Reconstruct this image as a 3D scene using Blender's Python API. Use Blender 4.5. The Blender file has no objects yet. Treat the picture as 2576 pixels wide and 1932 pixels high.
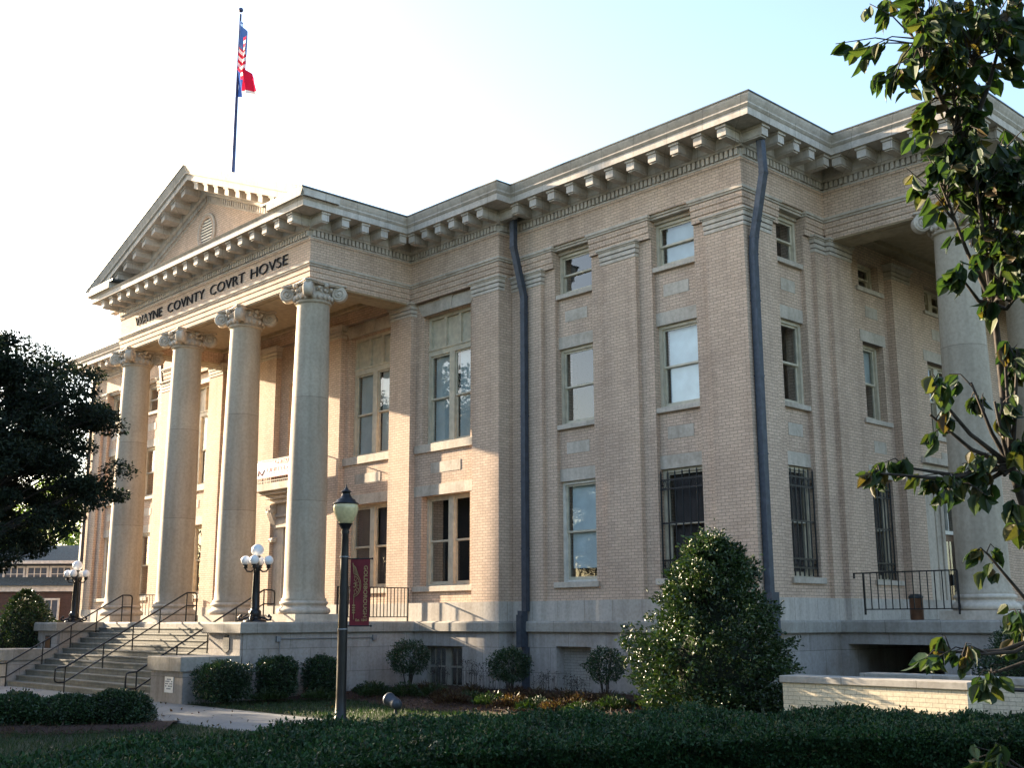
import bpy, bmesh, math, random
import numpy as np
from mathutils import Vector, Matrix
R=math.radians
random.seed(7); rng=np.random.default_rng(11)
scn=bpy.context.scene; COL=scn.collection
# ------------------------------------------------------------------ materials
def newmat(name):
    m=bpy.data.materials.new(name); m.use_nodes=True; nt=m.node_tree; nt.nodes.clear()
    out=nt.nodes.new('ShaderNodeOutputMaterial'); return m,nt,out
def N(nt,t,**k):
    n=nt.nodes.new(t)
    for a,b in k.items():
        if a in n.inputs: n.inputs[a].default_value=b
        else: setattr(n,a,b)
    return n
def L(nt,a,ao,b,bi): nt.links.new(a.outputs[ao],b.inputs[bi])
def ramp(nt,cols):
    r=nt.nodes.new('ShaderNodeValToRGB'); e=r.color_ramp.elements
    while len(e)<len(cols): e.new(.5)
    for i,(p,c) in enumerate(cols): e[i].position=p; e[i].color=(*c,1)
    return r
def mixc(nt,fac,a,b,bt='MIX'):
    m=nt.nodes.new('ShaderNodeMix'); m.data_type='RGBA'; m.blend_type=bt
    for v,i in ((fac,0),(a,6),(b,7)):
        if hasattr(v,'outputs'): nt.links.new(v.outputs[v['o'] if 'o' in v.keys() else 0],m.inputs[i])
        elif i==0: m.inputs[0].default_value=v
        else: m.inputs[i].default_value=(*v,1)
    m['o']=2
    return m
def uv_xy(nt):
    g=N(nt,'ShaderNodeNewGeometry'); s=N(nt,'ShaderNodeSeparateXYZ'); L(nt,g,'Position',s,0)
    a=N(nt,'ShaderNodeMath',operation='ADD'); L(nt,s,0,a,0); L(nt,s,1,a,1)
    c=N(nt,'ShaderNodeCombineXYZ'); L(nt,a,0,c,0); L(nt,s,2,c,1); return g,c
def m_brick(name,c1,c2,cm,bw=.213,rh=.0677,ms=.0055,rough=.85,bump=.5,stain=.35):
    m,nt,out=newmat(name); g,c=uv_xy(nt)
    b=N(nt,'ShaderNodeTexBrick',Scale=1.0); b.inputs['Brick Width'].default_value=bw; b.inputs['Row Height'].default_value=rh
    b.inputs['Mortar Size'].default_value=ms; b.inputs['Mortar Smooth'].default_value=.15; b.inputs['Bias'].default_value=0
    b.inputs['Color1'].default_value=(*c1,1); b.inputs['Color2'].default_value=(*c2,1); b.inputs['Mortar'].default_value=(*cm,1)
    L(nt,c,0,b,'Vector')
    n1=N(nt,'ShaderNodeTexNoise',Scale=.55,Detail=6.0,Roughness=.65); L(nt,g,'Position',n1,'Vector')
    n2=N(nt,'ShaderNodeTexNoise',Scale=26.0,Detail=3.0); L(nt,g,'Position',n2,'Vector')
    r1=ramp(nt,[(.3,(.72,.71,.72)),(.6,(1,1,1)),(.8,(1.06,1.03,.98))]); L(nt,n1,0,r1,0)
    r2=ramp(nt,[(.3,(.78,.76,.74)),(.6,(1.08,1.08,1.08))]); L(nt,n2,0,r2,0)
    x=mixc(nt,stain*1.6 if stain*1.6<1 else 1.0,b,r1,'MULTIPLY'); y=mixc(nt,.7,x,r2,'MULTIPLY')
    mp=N(nt,'ShaderNodeMapping'); mp.inputs['Scale'].default_value=(2.2,2.2,.22); L(nt,g,'Position',mp,0)
    n3=N(nt,'ShaderNodeTexNoise',Scale=1.0,Detail=5.0,Roughness=.6); L(nt,mp,0,n3,'Vector'); r3=ramp(nt,[(.34,(.80,.78,.77)),(.52,(1,1,1)),(.72,(1.05,1.03,1.0))]); L(nt,n3,0,r3,0); y=mixc(nt,.75,y,r3,'MULTIPLY')
    p=N(nt,'ShaderNodeBsdfPrincipled',Roughness=rough); L(nt,y,2,p,'Base Color')
    bp=N(nt,'ShaderNodeBump',Strength=bump,Distance=.006); bp.invert=True; L(nt,b,'Fac',bp,'Height'); L(nt,bp,0,p,'Normal')
    L(nt,p,0,out,0); return m
def m_stone(name,col,joint=None,rough=.8,bump=.25,var=.3,stain=(.55,.5,.45),sc=.9,streak=True):
    m,nt,out=newmat(name); g,c=uv_xy(nt)
    n1=N(nt,'ShaderNodeTexNoise',Scale=sc,Detail=7.0,Roughness=.62); L(nt,g,'Position',n1,'Vector')
    n2=N(nt,'ShaderNodeTexNoise',Scale=14.0,Detail=5.0); L(nt,g,'Position',n2,'Vector')
    mp=N(nt,'ShaderNodeMapping'); mp.inputs['Scale'].default_value=(5,5,.35); L(nt,g,'Position',mp,0)
    n3=N(nt,'ShaderNodeTexNoise',Scale=1.0,Detail=4.0); L(nt,mp,0,n3,'Vector')
    d=tuple(a*b for a,b in zip(col,stain)); li=tuple(min(1,a*1.1) for a in col)
    r1=ramp(nt,[(.32,d),(.5,col),(.75,li)]); L(nt,n1,0,r1,0)
    base=mixc(nt,var*2 if var<.5 else 1.0,col,r1)
    r2=ramp(nt,[(.35,(.8,.79,.77)),(.6,(1.05,1.05,1.05))]); L(nt,n2,0,r2,0)
    y=mixc(nt,.6,base,r2,'MULTIPLY')
    if streak:
        r3=ramp(nt,[(.35,(.72,.71,.69)),(.55,(1,1,1))]); L(nt,n3,0,r3,0); y=mixc(nt,.6,y,r3,'MULTIPLY')
    p=N(nt,'ShaderNodeBsdfPrincipled',Roughness=rough)
    bp=N(nt,'ShaderNodeBump',Strength=bump,Distance=.008); L(nt,n2,0,bp,'Height')
    if joint:
        b=N(nt,'ShaderNodeTexBrick',Scale=1.0); b.inputs['Brick Width'].default_value=joint[0]; b.inputs['Row Height'].default_value=joint[1]
        b.inputs['Mortar Size'].default_value=.006; b.inputs['Mortar Smooth'].default_value=.1
        b.inputs['Color1'].default_value=(1,1,1,1); b.inputs['Color2'].default_value=(.86,.85,.84,1); b.inputs['Mortar'].default_value=(.45,.43,.4,1)
        of=N(nt,'ShaderNodeMapping'); of.inputs['Location'].default_value=(joint[2],joint[3],0); L(nt,c,0,of,0); L(nt,of,0,b,'Vector')
        y=mixc(nt,1.0,y,b,'MULTIPLY')
        bp2=N(nt,'ShaderNodeBump',Strength=.4,Distance=.01); bp2.invert=True; L(nt,b,'Fac',bp2,'Height'); L(nt,bp,0,bp2,'Normal'); bp=bp2
    L(nt,y,2,p,'Base Color'); L(nt,bp,0,p,'Normal'); L(nt,p,0,out,0); return m
def m_paint(name,col,rough=.5,metal=0.0,var=.12,sc=6.0,bump=.05,coat=0.0,spec=.5):
    m,nt,out=newmat(name); g=N(nt,'ShaderNodeNewGeometry')
    n=N(nt,'ShaderNodeTexNoise',Scale=sc,Detail=5.0); L(nt,g,'Position',n,'Vector')
    r=ramp(nt,[(.3,tuple(c*(1-var*1.6) for c in col)),(.7,tuple(min(1,c*(1+var)) for c in col))]); L(nt,n,0,r,0)
    p=N(nt,'ShaderNodeBsdfPrincipled',Roughness=rough,Metallic=metal); p.inputs['Coat Weight'].default_value=coat; p.inputs['Specular IOR Level'].default_value=spec
    L(nt,r,0,p,'Base Color'); b=N(nt,'ShaderNodeBump',Strength=bump,Distance=.01); L(nt,n,0,b,'Height'); L(nt,b,0,p,'Normal'); L(nt,p,0,out,0); return m
def m_leaf(name,cols,gloss=.35,trans=.3,spec=.5):
    m,nt,out=newmat(name); g=N(nt,'ShaderNodeNewGeometry'); r=ramp(nt,cols); L(nt,g,'Random Per Island',r,0)
    n=N(nt,'ShaderNodeTexNoise',Scale=1.3,Detail=3.0); L(nt,g,'Position',n,'Vector')
    r2=ramp(nt,[(.35,(.6,.6,.6)),(.65,(1.2,1.2,1.2))]); L(nt,n,0,r2,0); x=mixc(nt,.7,r,r2,'MULTIPLY')
    p=N(nt,'ShaderNodeBsdfPrincipled',Roughness=gloss); p.inputs['Specular IOR Level'].default_value=spec; L(nt,x,2,p,'Base Color')
    t=N(nt,'ShaderNodeBsdfTranslucent'); y=mixc(nt,1.0,x,(1.3,1.5,.5),'MULTIPLY'); L(nt,y,2,t,'Color')
    s=N(nt,'ShaderNodeMixShader'); s.inputs[0].default_value=trans; L(nt,p,0,s,1); L(nt,t,0,s,2); L(nt,s,0,out,0); return m
def m_glass(name,f0=.12,tint=(.92,.96,.96)):
    m,nt,out=newmat(name); g=N(nt,'ShaderNodeNewGeometry')
    d=N(nt,'ShaderNodeVectorMath',operation='DOT_PRODUCT'); L(nt,g,'Normal',d,0); L(nt,g,'Incoming',d,1)
    a=N(nt,'ShaderNodeMath',operation='ABSOLUTE'); L(nt,d,'Value',a,0)
    o=N(nt,'ShaderNodeMath',operation='SUBTRACT'); o.inputs[0].default_value=1; L(nt,a,0,o,1)
    p=N(nt,'ShaderNodeMath',operation='POWER'); L(nt,o,0,p,0); p.inputs[1].default_value=4
    q=N(nt,'ShaderNodeMath',operation='MULTIPLY_ADD'); L(nt,p,0,q,0); q.inputs[1].default_value=1-f0; q.inputs[2].default_value=f0
    t=N(nt,'ShaderNodeBsdfTransparent',Color=(*tint,1)); gl=N(nt,'ShaderNodeBsdfGlossy',Roughness=.02)
    s=N(nt,'ShaderNodeMixShader'); L(nt,q,0,s,0); L(nt,t,0,s,1); L(nt,gl,0,s,2); L(nt,s,0,out,0); return m
M={}
M['brick']=m_brick('buff_brick',(.68,.502,.374),(.58,.42,.308),(.28,.21,.165),bw=.206,rh=.0752,ms=.006)
M['pbrick']=m_brick('painted_brick',(.70,.60,.44),(.62,.53,.38),(.40,.34,.25),stain=.2)
M['dtrim']=m_paint('dark_trim',(.27,.25,.21),rough=.7)  # darker, greyer tone than the other trim paints
M['dbrick']=m_brick('grey_painted_brick',(.33,.31,.28),(.29,.27,.245),(.19,.175,.155),stain=.3)
M['stone']=m_stone('limestone',(.55,.475,.395))
M['corn']=m_stone('cornice_stone',(.56,.505,.45),joint=(1.05,9,.2,0),stain=(.7,.66,.62))
M['base']=m_stone('basement_stone',(.38,.35,.33),joint=(1.25,.62,.1,.20),stain=(.68,.58,.50))
M['ashlar']=m_stone('ashlar_course',(.52,.47,.42),joint=(.92,9,.1,0),stain=(.75,.7,.66))
M['capst']=m_stone('water_table_stone',(.36,.335,.30),joint=(1.3,9,.4,0),stain=(.6,.56,.52))
M['col']=m_stone('column_stone',(.44,.37,.285),stain=(.78,.77,.76),sc=.5,joint=(500,2.85,100,.8))
M['step']=m_stone('step_stone',(.215,.21,.185),joint=(1.8,9,.3,0),stain=(.55,.55,.5))
M['trim']=m_paint('cream_trim_paint',(.56,.49,.37),rough=.5)
M['wtrim']=m_paint('white_trim_paint',(.72,.68,.60),rough=.5)
M['glass']=m_glass('window_glass')
M['blind']=m_paint('pale_blind',(.60,.66,.67),rough=.8,sc=2.0)
M['gblind']=m_paint('grey_blind',(.42,.47,.47),rough=.8,sc=2.0)
M['dark']=m_paint('unlit_depth',(.02,.018,.02),rough=.9,sc=2.0)  # near-black colour stands in for unlit depth behind glass and louvres
M['curt']=m_paint('dusky_curtain',(.07,.055,.055),rough=.9,sc=3.0)
M['black']=m_paint('black_iron',(.012,.013,.016),rough=.38,metal=.3,var=.3)
M['lead']=m_paint('blue_grey_lead',(.052,.063,.085),rough=.5,metal=.3,var=.2,sc=9.0)
M['roof']=m_paint('dark_metal_roof',(.07,.08,.085),rough=.45,metal=.3,var=.3)
M['letter']=m_paint('dark_letter_metal',(.03,.03,.036),rough=.85,spec=.1)
M['soff']=m_paint('portico_ceiling',(.40,.31,.20),rough=.8)
M['conc']=m_stone('path_concrete',(.22,.225,.23),joint=(1.5,9,.3,0),rough=.9,streak=False,stain=(.8,.8,.78))
M['mulch']=m_paint('pine_straw_mulch',(.05,.02,.012),rough=1,var=.7,sc=35.0,bump=.9)
M['wood']=m_paint('brown_door_wood',(.13,.055,.025),rough=.4,var=.3)
M['globe']=m_paint('white_globe',(.85,.85,.86),rough=.25,var=.01)
M['amber']=m_paint('frosted_amber_glass',(.60,.51,.28),rough=.25,var=.12,sc=12.0)
M['pole']=m_paint('blue_flagpole',(.06,.065,.15),rough=.35,metal=.2)
M['bark']=m_paint('bark',(.055,.045,.038),rough=.95,var=.4,sc=20.0,bump=.6)
M['maroon']=m_paint('maroon_banner_cloth',(.14,.010,.018),rough=.8,var=.15)
M['gold']=m_paint('gold_print',(.34,.23,.10),rough=.7)
M['white']=m_paint('white_vinyl',(.80,.79,.78),rough=.6,var=.05)
M['red']=m_paint('red_print',(.50,.02,.03),rough=.6)
M['gmet']=m_paint('grey_metal',(.25,.26,.28),rough=.5,metal=.5)
M['slate']=m_paint('house_shingle_roof',(.055,.075,.08),rough=.9,var=.3,sc=12.0)
M['siding']=m_paint('house_blue_grey_siding',(.10,.12,.15),rough=.8)
M['rbrick']=m_brick('red_brick',(.10,.055,.045),(.08,.045,.035),(.09,.08,.075))
M['grass']=m_leaf('grass_blades',[(0,(.014,.032,.006)),(.5,(.024,.05,.009)),(1,(.04,.065,.014))],gloss=.6,trans=.25)
M['bronze']=m_paint('dark_bronze_plaque',(.018,.022,.024),rough=.6,metal=0.0)
M['ltree']=m_leaf('oak_leaf',[(0,(0.0072,0.0132,0.0084)),(.6,(0.0132,0.0240,0.0120)),(1,(0.0300,0.0390,0.0180))],gloss=.65,trans=.2,spec=.3)
M['dog']=m_leaf('dogwood_leaf',[(0,(.024,.048,.022)),(.6,(.042,.072,.030)),(.88,(.075,.09,.032)),(1,(.12,.075,.035))],gloss=.5,trans=.35,spec=.35)
M['hedge']=m_leaf('hedge_leaf',[(0,(.007,.026,.009)),(.7,(.016,.052,.017)),(.93,(.03,.072,.022)),(1,(.045,.04,.02))],gloss=.65,trans=.15,spec=.3)
M['holly']=m_leaf('holly_leaf',[(0,(.015,.035,.010)),(.7,(.032,.062,.018)),(1,(.07,.09,.025))],gloss=.38,trans=.12,spec=.5)
M['box']=m_leaf('boxwood_leaf',[(0,(.010,.030,.010)),(.7,(.020,.050,.017)),(1,(.04,.07,.02))],gloss=.4,trans=.1)
M['far']=m_leaf('sunlit_far_leaf',[(0,(.10,.16,.04)),(1,(.20,.26,.08))],gloss=.6,trans=.4)
M['dry']=m_leaf('dry_stalk',[(0,(.035,.015,.010)),(.6,(.06,.028,.015)),(1,(.10,.075,.03))],gloss=.6,trans=.3)
M['fern']=m_leaf('bed_leaf',[(0,(.014,.032,.008)),(1,(.035,.058,.014))],gloss=.5,trans=.25)
def m_emit(name,col,st):
    m,nt,out=newmat(name); e=N(nt,'ShaderNodeEmission',Color=(*col,1),Strength=st); L(nt,e,0,out,0); return m
M['tubel']=m_emit('warm_tube_light',(1,.75,.4),.16)
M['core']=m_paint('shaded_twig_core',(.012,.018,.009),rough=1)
def m_ground():
    m,nt,out=newmat('lawn'); g=N(nt,'ShaderNodeNewGeometry'); n=N(nt,'ShaderNodeTexNoise',Scale=1.2,Detail=8.0,Roughness=.7); L(nt,g,'Position',n,'Vector')
    r=ramp(nt,[(.3,(.022,.02,.010)),(.5,(.02,.032,.009)),(.75,(.032,.05,.013))]); L(nt,n,0,r,0)
    p=N(nt,'ShaderNodeBsdfPrincipled',Roughness=1.0); L(nt,r,0,p,'Base Color'); b=N(nt,'ShaderNodeBump',Strength=.6,Distance=.05); L(nt,n,0,b,'Height'); L(nt,b,0,p,'Normal'); L(nt,p,0,out,0); return m
M['lawn']=m_ground()
M['asph']=m_paint('asphalt',(.05,.05,.052),rough=.9,var=.25,sc=18.0)
# ------------------------------------------------------------------ object helpers
ORG={}
def tag(o,label=None,cat=None,group=None,kind=None):
    if label:o['label']=label
    if cat:o['category']=cat
    if group:o['group']=group
    if kind:o['kind']=kind
    return o
def empty(name,loc,label,cat,group=None):
    o=bpy.data.objects.new(name,None); COL.objects.link(o); o.location=loc; o.empty_display_size=.3
    ORG[o.name]=Vector(loc); return tag(o,label,cat,group)
class Fr:
    def __init__(s,o,u,n): s.o=Vector(o);s.u=Vector(u);s.n=Vector(n);s.d=s.u.cross(Vector((0,0,1))).dot(s.n)
    def p(s,u,n,z): return s.o+s.u*u+s.n*n+Vector((0,0,z))
WF=Fr((0,0,0),(1,0,0),(0,-1,0)); SF=Fr((0,0,0),(0,1,0),(1,0,0))
class MB:
    def __init__(s): s.v=[];s.f=[];s.s=[]
    def add(s,vs,fs,smooth=False):
        k=len(s.v); s.v.extend([tuple(v) for v in vs]); s.f.extend([tuple(i+k for i in f) for f in fs]); s.s.extend([smooth]*len(fs)); return s
    def hexa(s,c,flip=False):
        fs=[(0,3,2,1),(4,5,6,7),(0,1,5,4),(1,2,6,5),(2,3,7,6),(3,0,4,7)]
        if flip: fs=[f[::-1] for f in fs]
        return s.add(c,fs)
    def box(s,x0,x1,y0,y1,z0,z1):
        return s.hexa([(x0,y0,z0),(x1,y0,z0),(x1,y1,z0),(x0,y1,z0),(x0,y0,z1),(x1,y0,z1),(x1,y1,z1),(x0,y1,z1)])
    def fb(s,fr,u0,u1,n0,n1,z0,z1):
        if u1-u0<1e-6 or z1-z0<1e-6: return s
        c=[fr.p(u0,n0,z0),fr.p(u1,n0,z0),fr.p(u1,n1,z0),fr.p(u0,n1,z0),fr.p(u0,n0,z1),fr.p(u1,n0,z1),fr.p(u1,n1,z1),fr.p(u0,n1,z1)]
        return s.hexa(c,flip=(fr.u.cross(fr.n).z<0))
    def prism(s,pts,z0,z1):
        n=len(pts); a=sum(pts[i][0]*pts[(i+1)%n][1]-pts[(i+1)%n][0]*pts[i][1] for i in range(n))
        if a<0: pts=pts[::-1]
        return s.add([(x,y,z0) for x,y in pts]+[(x,y,z1) for x,y in pts],[tuple(range(n))[::-1],tuple(range(n,2*n))]+[(i,(i+1)%n,n+(i+1)%n,n+i) for i in range(n)])
    def lathe(s,prof,c=(0,0,0),seg=32,smooth=True,axis=None):
        vs=[];k=len(prof)
        A=Matrix.Identity(3) if axis is None else Vector((0,0,1)).rotation_difference(Vector(axis)).to_matrix()
        for i in range(seg):
            a=2*math.pi*i/seg
            for r,z in prof: vs.append(Vector(c)+A@Vector((r*math.cos(a),r*math.sin(a),z)))
        fs=[]
        for i in range(seg):
            j=(i+1)%seg
            for q in range(k-1): fs.append((i*k+q,j*k+q,j*k+q+1,i*k+q+1))
        s.add(vs,fs,smooth)
        if prof[0][0]>1e-6: s.add([vs[i*k] for i in range(seg)],[tuple(range(seg))[::-1]])
        if prof[-1][0]>1e-6: s.add([vs[i*k+k-1] for i in range(seg)],[tuple(range(seg))])
        return s
    def tube(s,pts,r,seg=8,smooth=True,taper=None):
        pts=[Vector(p) for p in pts]; n=len(pts); vs=[]; up=None
        for i,p in enumerate(pts):
            d=(pts[min(i+1,n-1)]-pts[max(i-1,0)]).normalized()
            if up is None: up=Vector((0,0,1)) if abs(d.z)<.9 else Vector((1,0,0))
            a=d.cross(up).normalized(); b=a.cross(d).normalized(); up=b
            rr=r if taper is None else taper[i]
            for k in range(seg):
                t=2*math.pi*k/seg; vs.append(p+a*math.cos(t)*rr+b*math.sin(t)*rr)
        fs=[(i*seg+k,i*seg+(k+1)%seg,(i+1)*seg+(k+1)%seg,(i+1)*seg+k) for i in range(n-1) for k in range(seg)]
        s.add(vs,fs,smooth); s.add(vs[:seg],[tuple(range(seg))[::-1]]); s.add(vs[-seg:],[tuple(range(seg))]); return s
    def ball(s,c,r,seg=16,squash=1.0):
        return s.lathe([(max(r*math.sin(math.pi*i/10),0 if i in(0,10) else 1e-4),-r*squash*math.cos(math.pi*i/10)) for i in range(11)],c,seg)
    def sweep(s,path,prof,closed=False):
        n=len(path);k=len(prof);vs=[]
        def nrm(a,b):
            d=Vector((b[0]-a[0],b[1]-a[1])).normalized(); return Vector((-d.y,d.x))
        for i in range(n):
            if closed or 0<i<n-1:
                n1=nrm(path[i-1],path[i]); n2=nrm(path[i],path[(i+1)%n]); m=(n1+n2)/(1+n1.dot(n2))
            elif i==0: m=nrm(path[0],path[1])
            else: m=nrm(path[-2],path[-1])
            for o,z in prof: vs.append((path[i][0]+m.x*o,path[i][1]+m.y*o,z))
        fs=[]
        for i in range(n if closed else n-1):
            j=(i+1)%n
            for q in range(k):
                r=(q+1)%k; fs.append((i*k+q,j*k+q,j*k+r,i*k+r))
        s.add(vs,fs)
        if not closed: s.add(vs[:k],[tuple(range(k))]); s.add(vs[-k:],[tuple(range(k))[::-1]])
        return s
    def clip_z(s,z):
        bm=bmesh.new(); bv=[bm.verts.new(v) for v in s.v]
        for f in s.f:
            try: bm.faces.new([bv[i] for i in f])
            except ValueError: pass
        r=bmesh.ops.bisect_plane(bm,geom=bm.verts[:]+bm.edges[:]+bm.faces[:],plane_co=(0,0,z),plane_no=(0,0,-1),clear_outer=True)
        bm.verts.index_update(); s.v=[tuple(v.co) for v in bm.verts]; s.f=[tuple(v.index for v in f.verts) for f in bm.faces]; s.s=[False]*len(s.f); bm.free(); return s
    def build(s,name,mat,parent=None,loc=None,label=None,cat=None,group=None,kind=None,bevel=0,recalc=False):
        org=ORG[parent.name] if parent is not None else Vector(loc or (0,0,0))
        me=bpy.data.meshes.new(name); me.from_pydata([tuple(Vector(v)-org) for v in s.v],[],s.f); me.polygons.foreach_set('use_smooth',s.s)
        if recalc:
            bm=bmesh.new(); bm.from_mesh(me); bmesh.ops.recalc_face_normals(bm,faces=bm.faces); bm.to_mesh(me); bm.free()
        me.materials.append(mat); me.update(); o=bpy.data.objects.new(name,me); COL.objects.link(o)
        if parent is not None: o.parent=parent
        else: o.location=org
        ORG[o.name]=org
        if bevel:
            b=o.modifiers.new('bevel','BEVEL'); b.width=bevel; b.segments=2; b.limit_method='ANGLE'; b.angle_limit=R(50)
        return tag(o,label,cat,group,kind)
def np_mesh(name,verts,tris,mat,parent=None,loc=(0,0,0),**k):
    org=np.array(ORG[parent.name] if parent is not None else loc); me=bpy.data.meshes.new(name); v=(verts-org).astype(np.float32)
    me.vertices.add(len(v)); me.vertices.foreach_set('co',v.ravel()); me.loops.add(tris.size); me.loops.foreach_set('vertex_index',tris.astype(np.int32).ravel())
    me.polygons.add(len(tris)); me.polygons.foreach_set('loop_start',np.arange(0,tris.size,tris.shape[1],dtype=np.int32)); me.update(calc_edges=True)
    me.materials.append(mat); o=bpy.data.objects.new(name,me); COL.objects.link(o)
    if parent is not None:o.parent=parent
    else:o.location=loc
    ORG[o.name]=Vector(org.tolist()); return tag(o,**k)
def leaves(c,size,direc=None,spread=1.0,width=.5,fold=.25,var=.3,nrm=None):
    """c Nx3 leaf bases; kite leaves, folded along the rib; returns verts,tris"""
    n=len(c); d=rng.normal(size=(n,3))
    if direc is not None: d=d*spread+direc
    d/=np.linalg.norm(d,axis=1)[:,None]+1e-9
    a=rng.normal(size=(n,3)) if nrm is None else rng.normal(size=(n,3))*.6+nrm
    s=np.cross(d,a); s/=np.linalg.norm(s,axis=1)[:,None]+1e-9; u=np.cross(s,d)
    L_=(size*(1+var*rng.uniform(-1,1,n)))[:,None]; W=L_*width
    v=np.stack([c,c+d*L_*.55+s*W*.5+u*L_*fold*.35,c+d*L_-u*L_*fold*.4,c+d*L_*.55-s*W*.5+u*L_*fold*.35],1).reshape(-1,3)
    b=np.arange(n)[:,None]*4; t=np.concatenate([b+np.array([[0,1,2]]),b+np.array([[0,2,3]])],0); return v,t
# ------------------------------------------------------------------ COURTHOUSE
H=empty('courthouse',(-17.6,0,-.2),'pale buff brick courthouse with columned porticoes, stone cornice and tall windows','building')
Y1=-.504; YP=-4.083; XP=-11.59; XC=-17.6; XQ=3.57
mu=lambda u:-35.2-u
PATH=[(0,0),(-7.72,0),(-7.72,Y1),(XP,Y1),(XP,YP),(-23.61,YP),(-23.61,Y1),(-27.46,Y1),(-27.46,0),(-35.2,0),(-35.2,18.92),(0,18.92),(0,15.47),(XQ,15.47),(XQ,3.45),(0,3.45)]
BODY=[(0,0),(-7.72,0),(-7.72,Y1),(-27.46,Y1),(-27.46,0),(-35.2,0),(-35.2,18.92),(0,18.92),(0,15.47),(.12,15.47),(.12,3.45),(0,3.45)]
GZ=-.35
def strip(mb,fr,u0,u1,nb,nf,z0,z1,ops=()):
    ops=sorted(ops,key=lambda o:o[2]); z=z0
    for (a,b,c,d) in ops:
        mb.fb(fr,u0,u1,nb,nf,z,c); mb.fb(fr,u0,a,nb,nf,c,d); mb.fb(fr,b,u1,nb,nf,c,d); z=d
    mb.fb(fr,u0,u1,nb,nf,z,z1)
wall=MB(); ston=MB(); pil=[]; moul=MB()
NB=-.75
def pilcap(mb,fr,u0,u1,n,nback,z=10.60,el=1,er=1):
    for (za,zb,o) in ((0,.085,.02),(.105,.21,.03),(.23,.335,.045),(.335,.37,.07),(.37,.42,.10)):
        mb.fb(fr,u0-o*el,u1+o*er,nback,n+o,z+za,z+zb)
def panel(fr,u0,u1,z0,z1,n): MB().fb(fr,u0,u1,n-.05,n+.012,z0,z1).build('stone_panel',M['stone'],H)
def sashes(fr,W,a,b,z0,z1,n,blind,frac,split=True):
    zm=(z0+z1)/2
    sets=[(zm-.02,z1,n-.05),(z0,zm+.02,n-.095)] if split else [(z0,z1,n-.07)]
    for (c,d,nn) in sets:
        mb=MB(); w=.05
        mb.fb(fr,a,a+w,nn-.04,nn,c,d).fb(fr,b-w,b,nn-.04,nn,c,d).fb(fr,a+w,b-w,nn-.04,nn,d-.05,d).fb(fr,a+w,b-w,nn-.04,nn,c,c+(.05 if c!=z0 else .08))
        mb.build('sash',M['trim'],W)
        MB().add([fr.p(a+w,nn-.02,c+.03),fr.p(b-w,nn-.02,c+.03),fr.p(b-w,nn-.02,d-.03),fr.p(a+w,nn-.02,d-.03)],[(0,1,2,3)]).build('pane',M['glass'],W)
    if blind and frac>0:
        g=.07*(b-a)
        MB().fb(fr,a+.03+g,b-.01,n-.165,n-.16,z1-(z1-z0)*frac,z1).build('blind',M[blind],W)
def window(fr,u0,u1,z0,z1,n,style='single',blind='gblind',frac=1.0,grille=False,fracs=None,fw=.085,paint='trim'):
    mb=MB(); d=.16; zt=z1
    mb.fb(fr,u0,u0+fw,n-d,n,z0,z1).fb(fr,u1-fw,u1,n-d,n,z0,z1).fb(fr,u0+fw,u1-fw,n-d,n,z0,z0+.06)
    bays=[(u0+fw,u1-fw)]
    if style in('double','tall'):
        c=(u0+u1)/2; zt=z1 if style=='double' else z1-1.12
        mb.fb(fr,c-.11,c+.11,n-d,n-.002,z0+.06,zt-.06); bays=[(u0+fw,c-.11),(c+.11,u1-fw)]
    mb.fb(fr,u0+fw,u1-fw,n-d,n,zt-.08,zt+(.0 if style!='tall' else .10))
    if style=='tall':
        mb.fb(fr,u0-.0,u1+.0,n,n+.03,zt+.08,zt+.13); mb.fb(fr,u0+fw,u1-fw,n-d,n,z1-.10,z1)
        for q in range(1,3):
            x=u0+fw+(u1-u0-2*fw)*q/3; mb.fb(fr,x-.05,x+.05,n-d,n-.004,zt+.10,z1-.10)
        mb.fb(fr,u0+fw,u1-fw,n-d,n-.09,zt+.10,z1-.10)
    W=mb.build('window',M[paint],H)
    for i,(a,b) in enumerate(bays):
        sashes(fr,W,a,b,z0+.06,zt-.08,n,blind,(fracs[i] if fracs else frac))
    MB().fb(fr,u0,u1,n-.62,n-.6,z0,z1).build('dark_room_backing',M['dark' if blind!='curt' else 'curt'],W)  # flat sheet, the gloom of the unlit room put into its colour
    if grille:
        g=MB(); nn=n+.12; nb_=7
        for i in range(nb_):
            u=u0+.02+(u1-u0-.04)*i/(nb_-1); g.tube([fr.p(u,nn,z0+.03),fr.p(u,nn,z1-.10)],.019,6,False); g.lathe([(.02,0),(.0,.07)],fr.p(u,nn,z1-.10),6,False)
        for z in (z0+.22,z0+.42,(z0+z1)/2,z1-.48,z1-.27): g.fb(fr,u0,u1,nn-.014,nn+.014,z-.02,z+.02)
        for zc in (z0+.32,z1-.375):
            for i in range(nb_-1):
                u=u0+.02+(u1-u0-.04)*(i+.5)/(nb_-1); pts=[fr.p(u+.062*math.cos(t),nn,zc+.088*math.sin(t)) for t in np.linspace(0,2*math.pi,11)]; g.tube(pts,.008,5,False)
        for z in (z0+.3,z1-.38):
            for u in (u0,u1): g.fb(fr,u-.012,u+.012,n-.05,nn,z-.012,z+.012)
        g.build('iron_grille',M['black'],W)
    return W
def sill(W,fr,u0,u1,nb,nf,zt,h=.12): MB().fb(fr,u0,u1,nb,nf,zt-h,zt).build('sill',M['stone'],W,bevel=.008)
def lintel(W,fr,u0,u1,nb,nf,z0,z1): MB().fb(fr,u0,u1,nb,nf,z0,z1).build('lintel',M['stone'],W)
ZT=11.56
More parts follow.
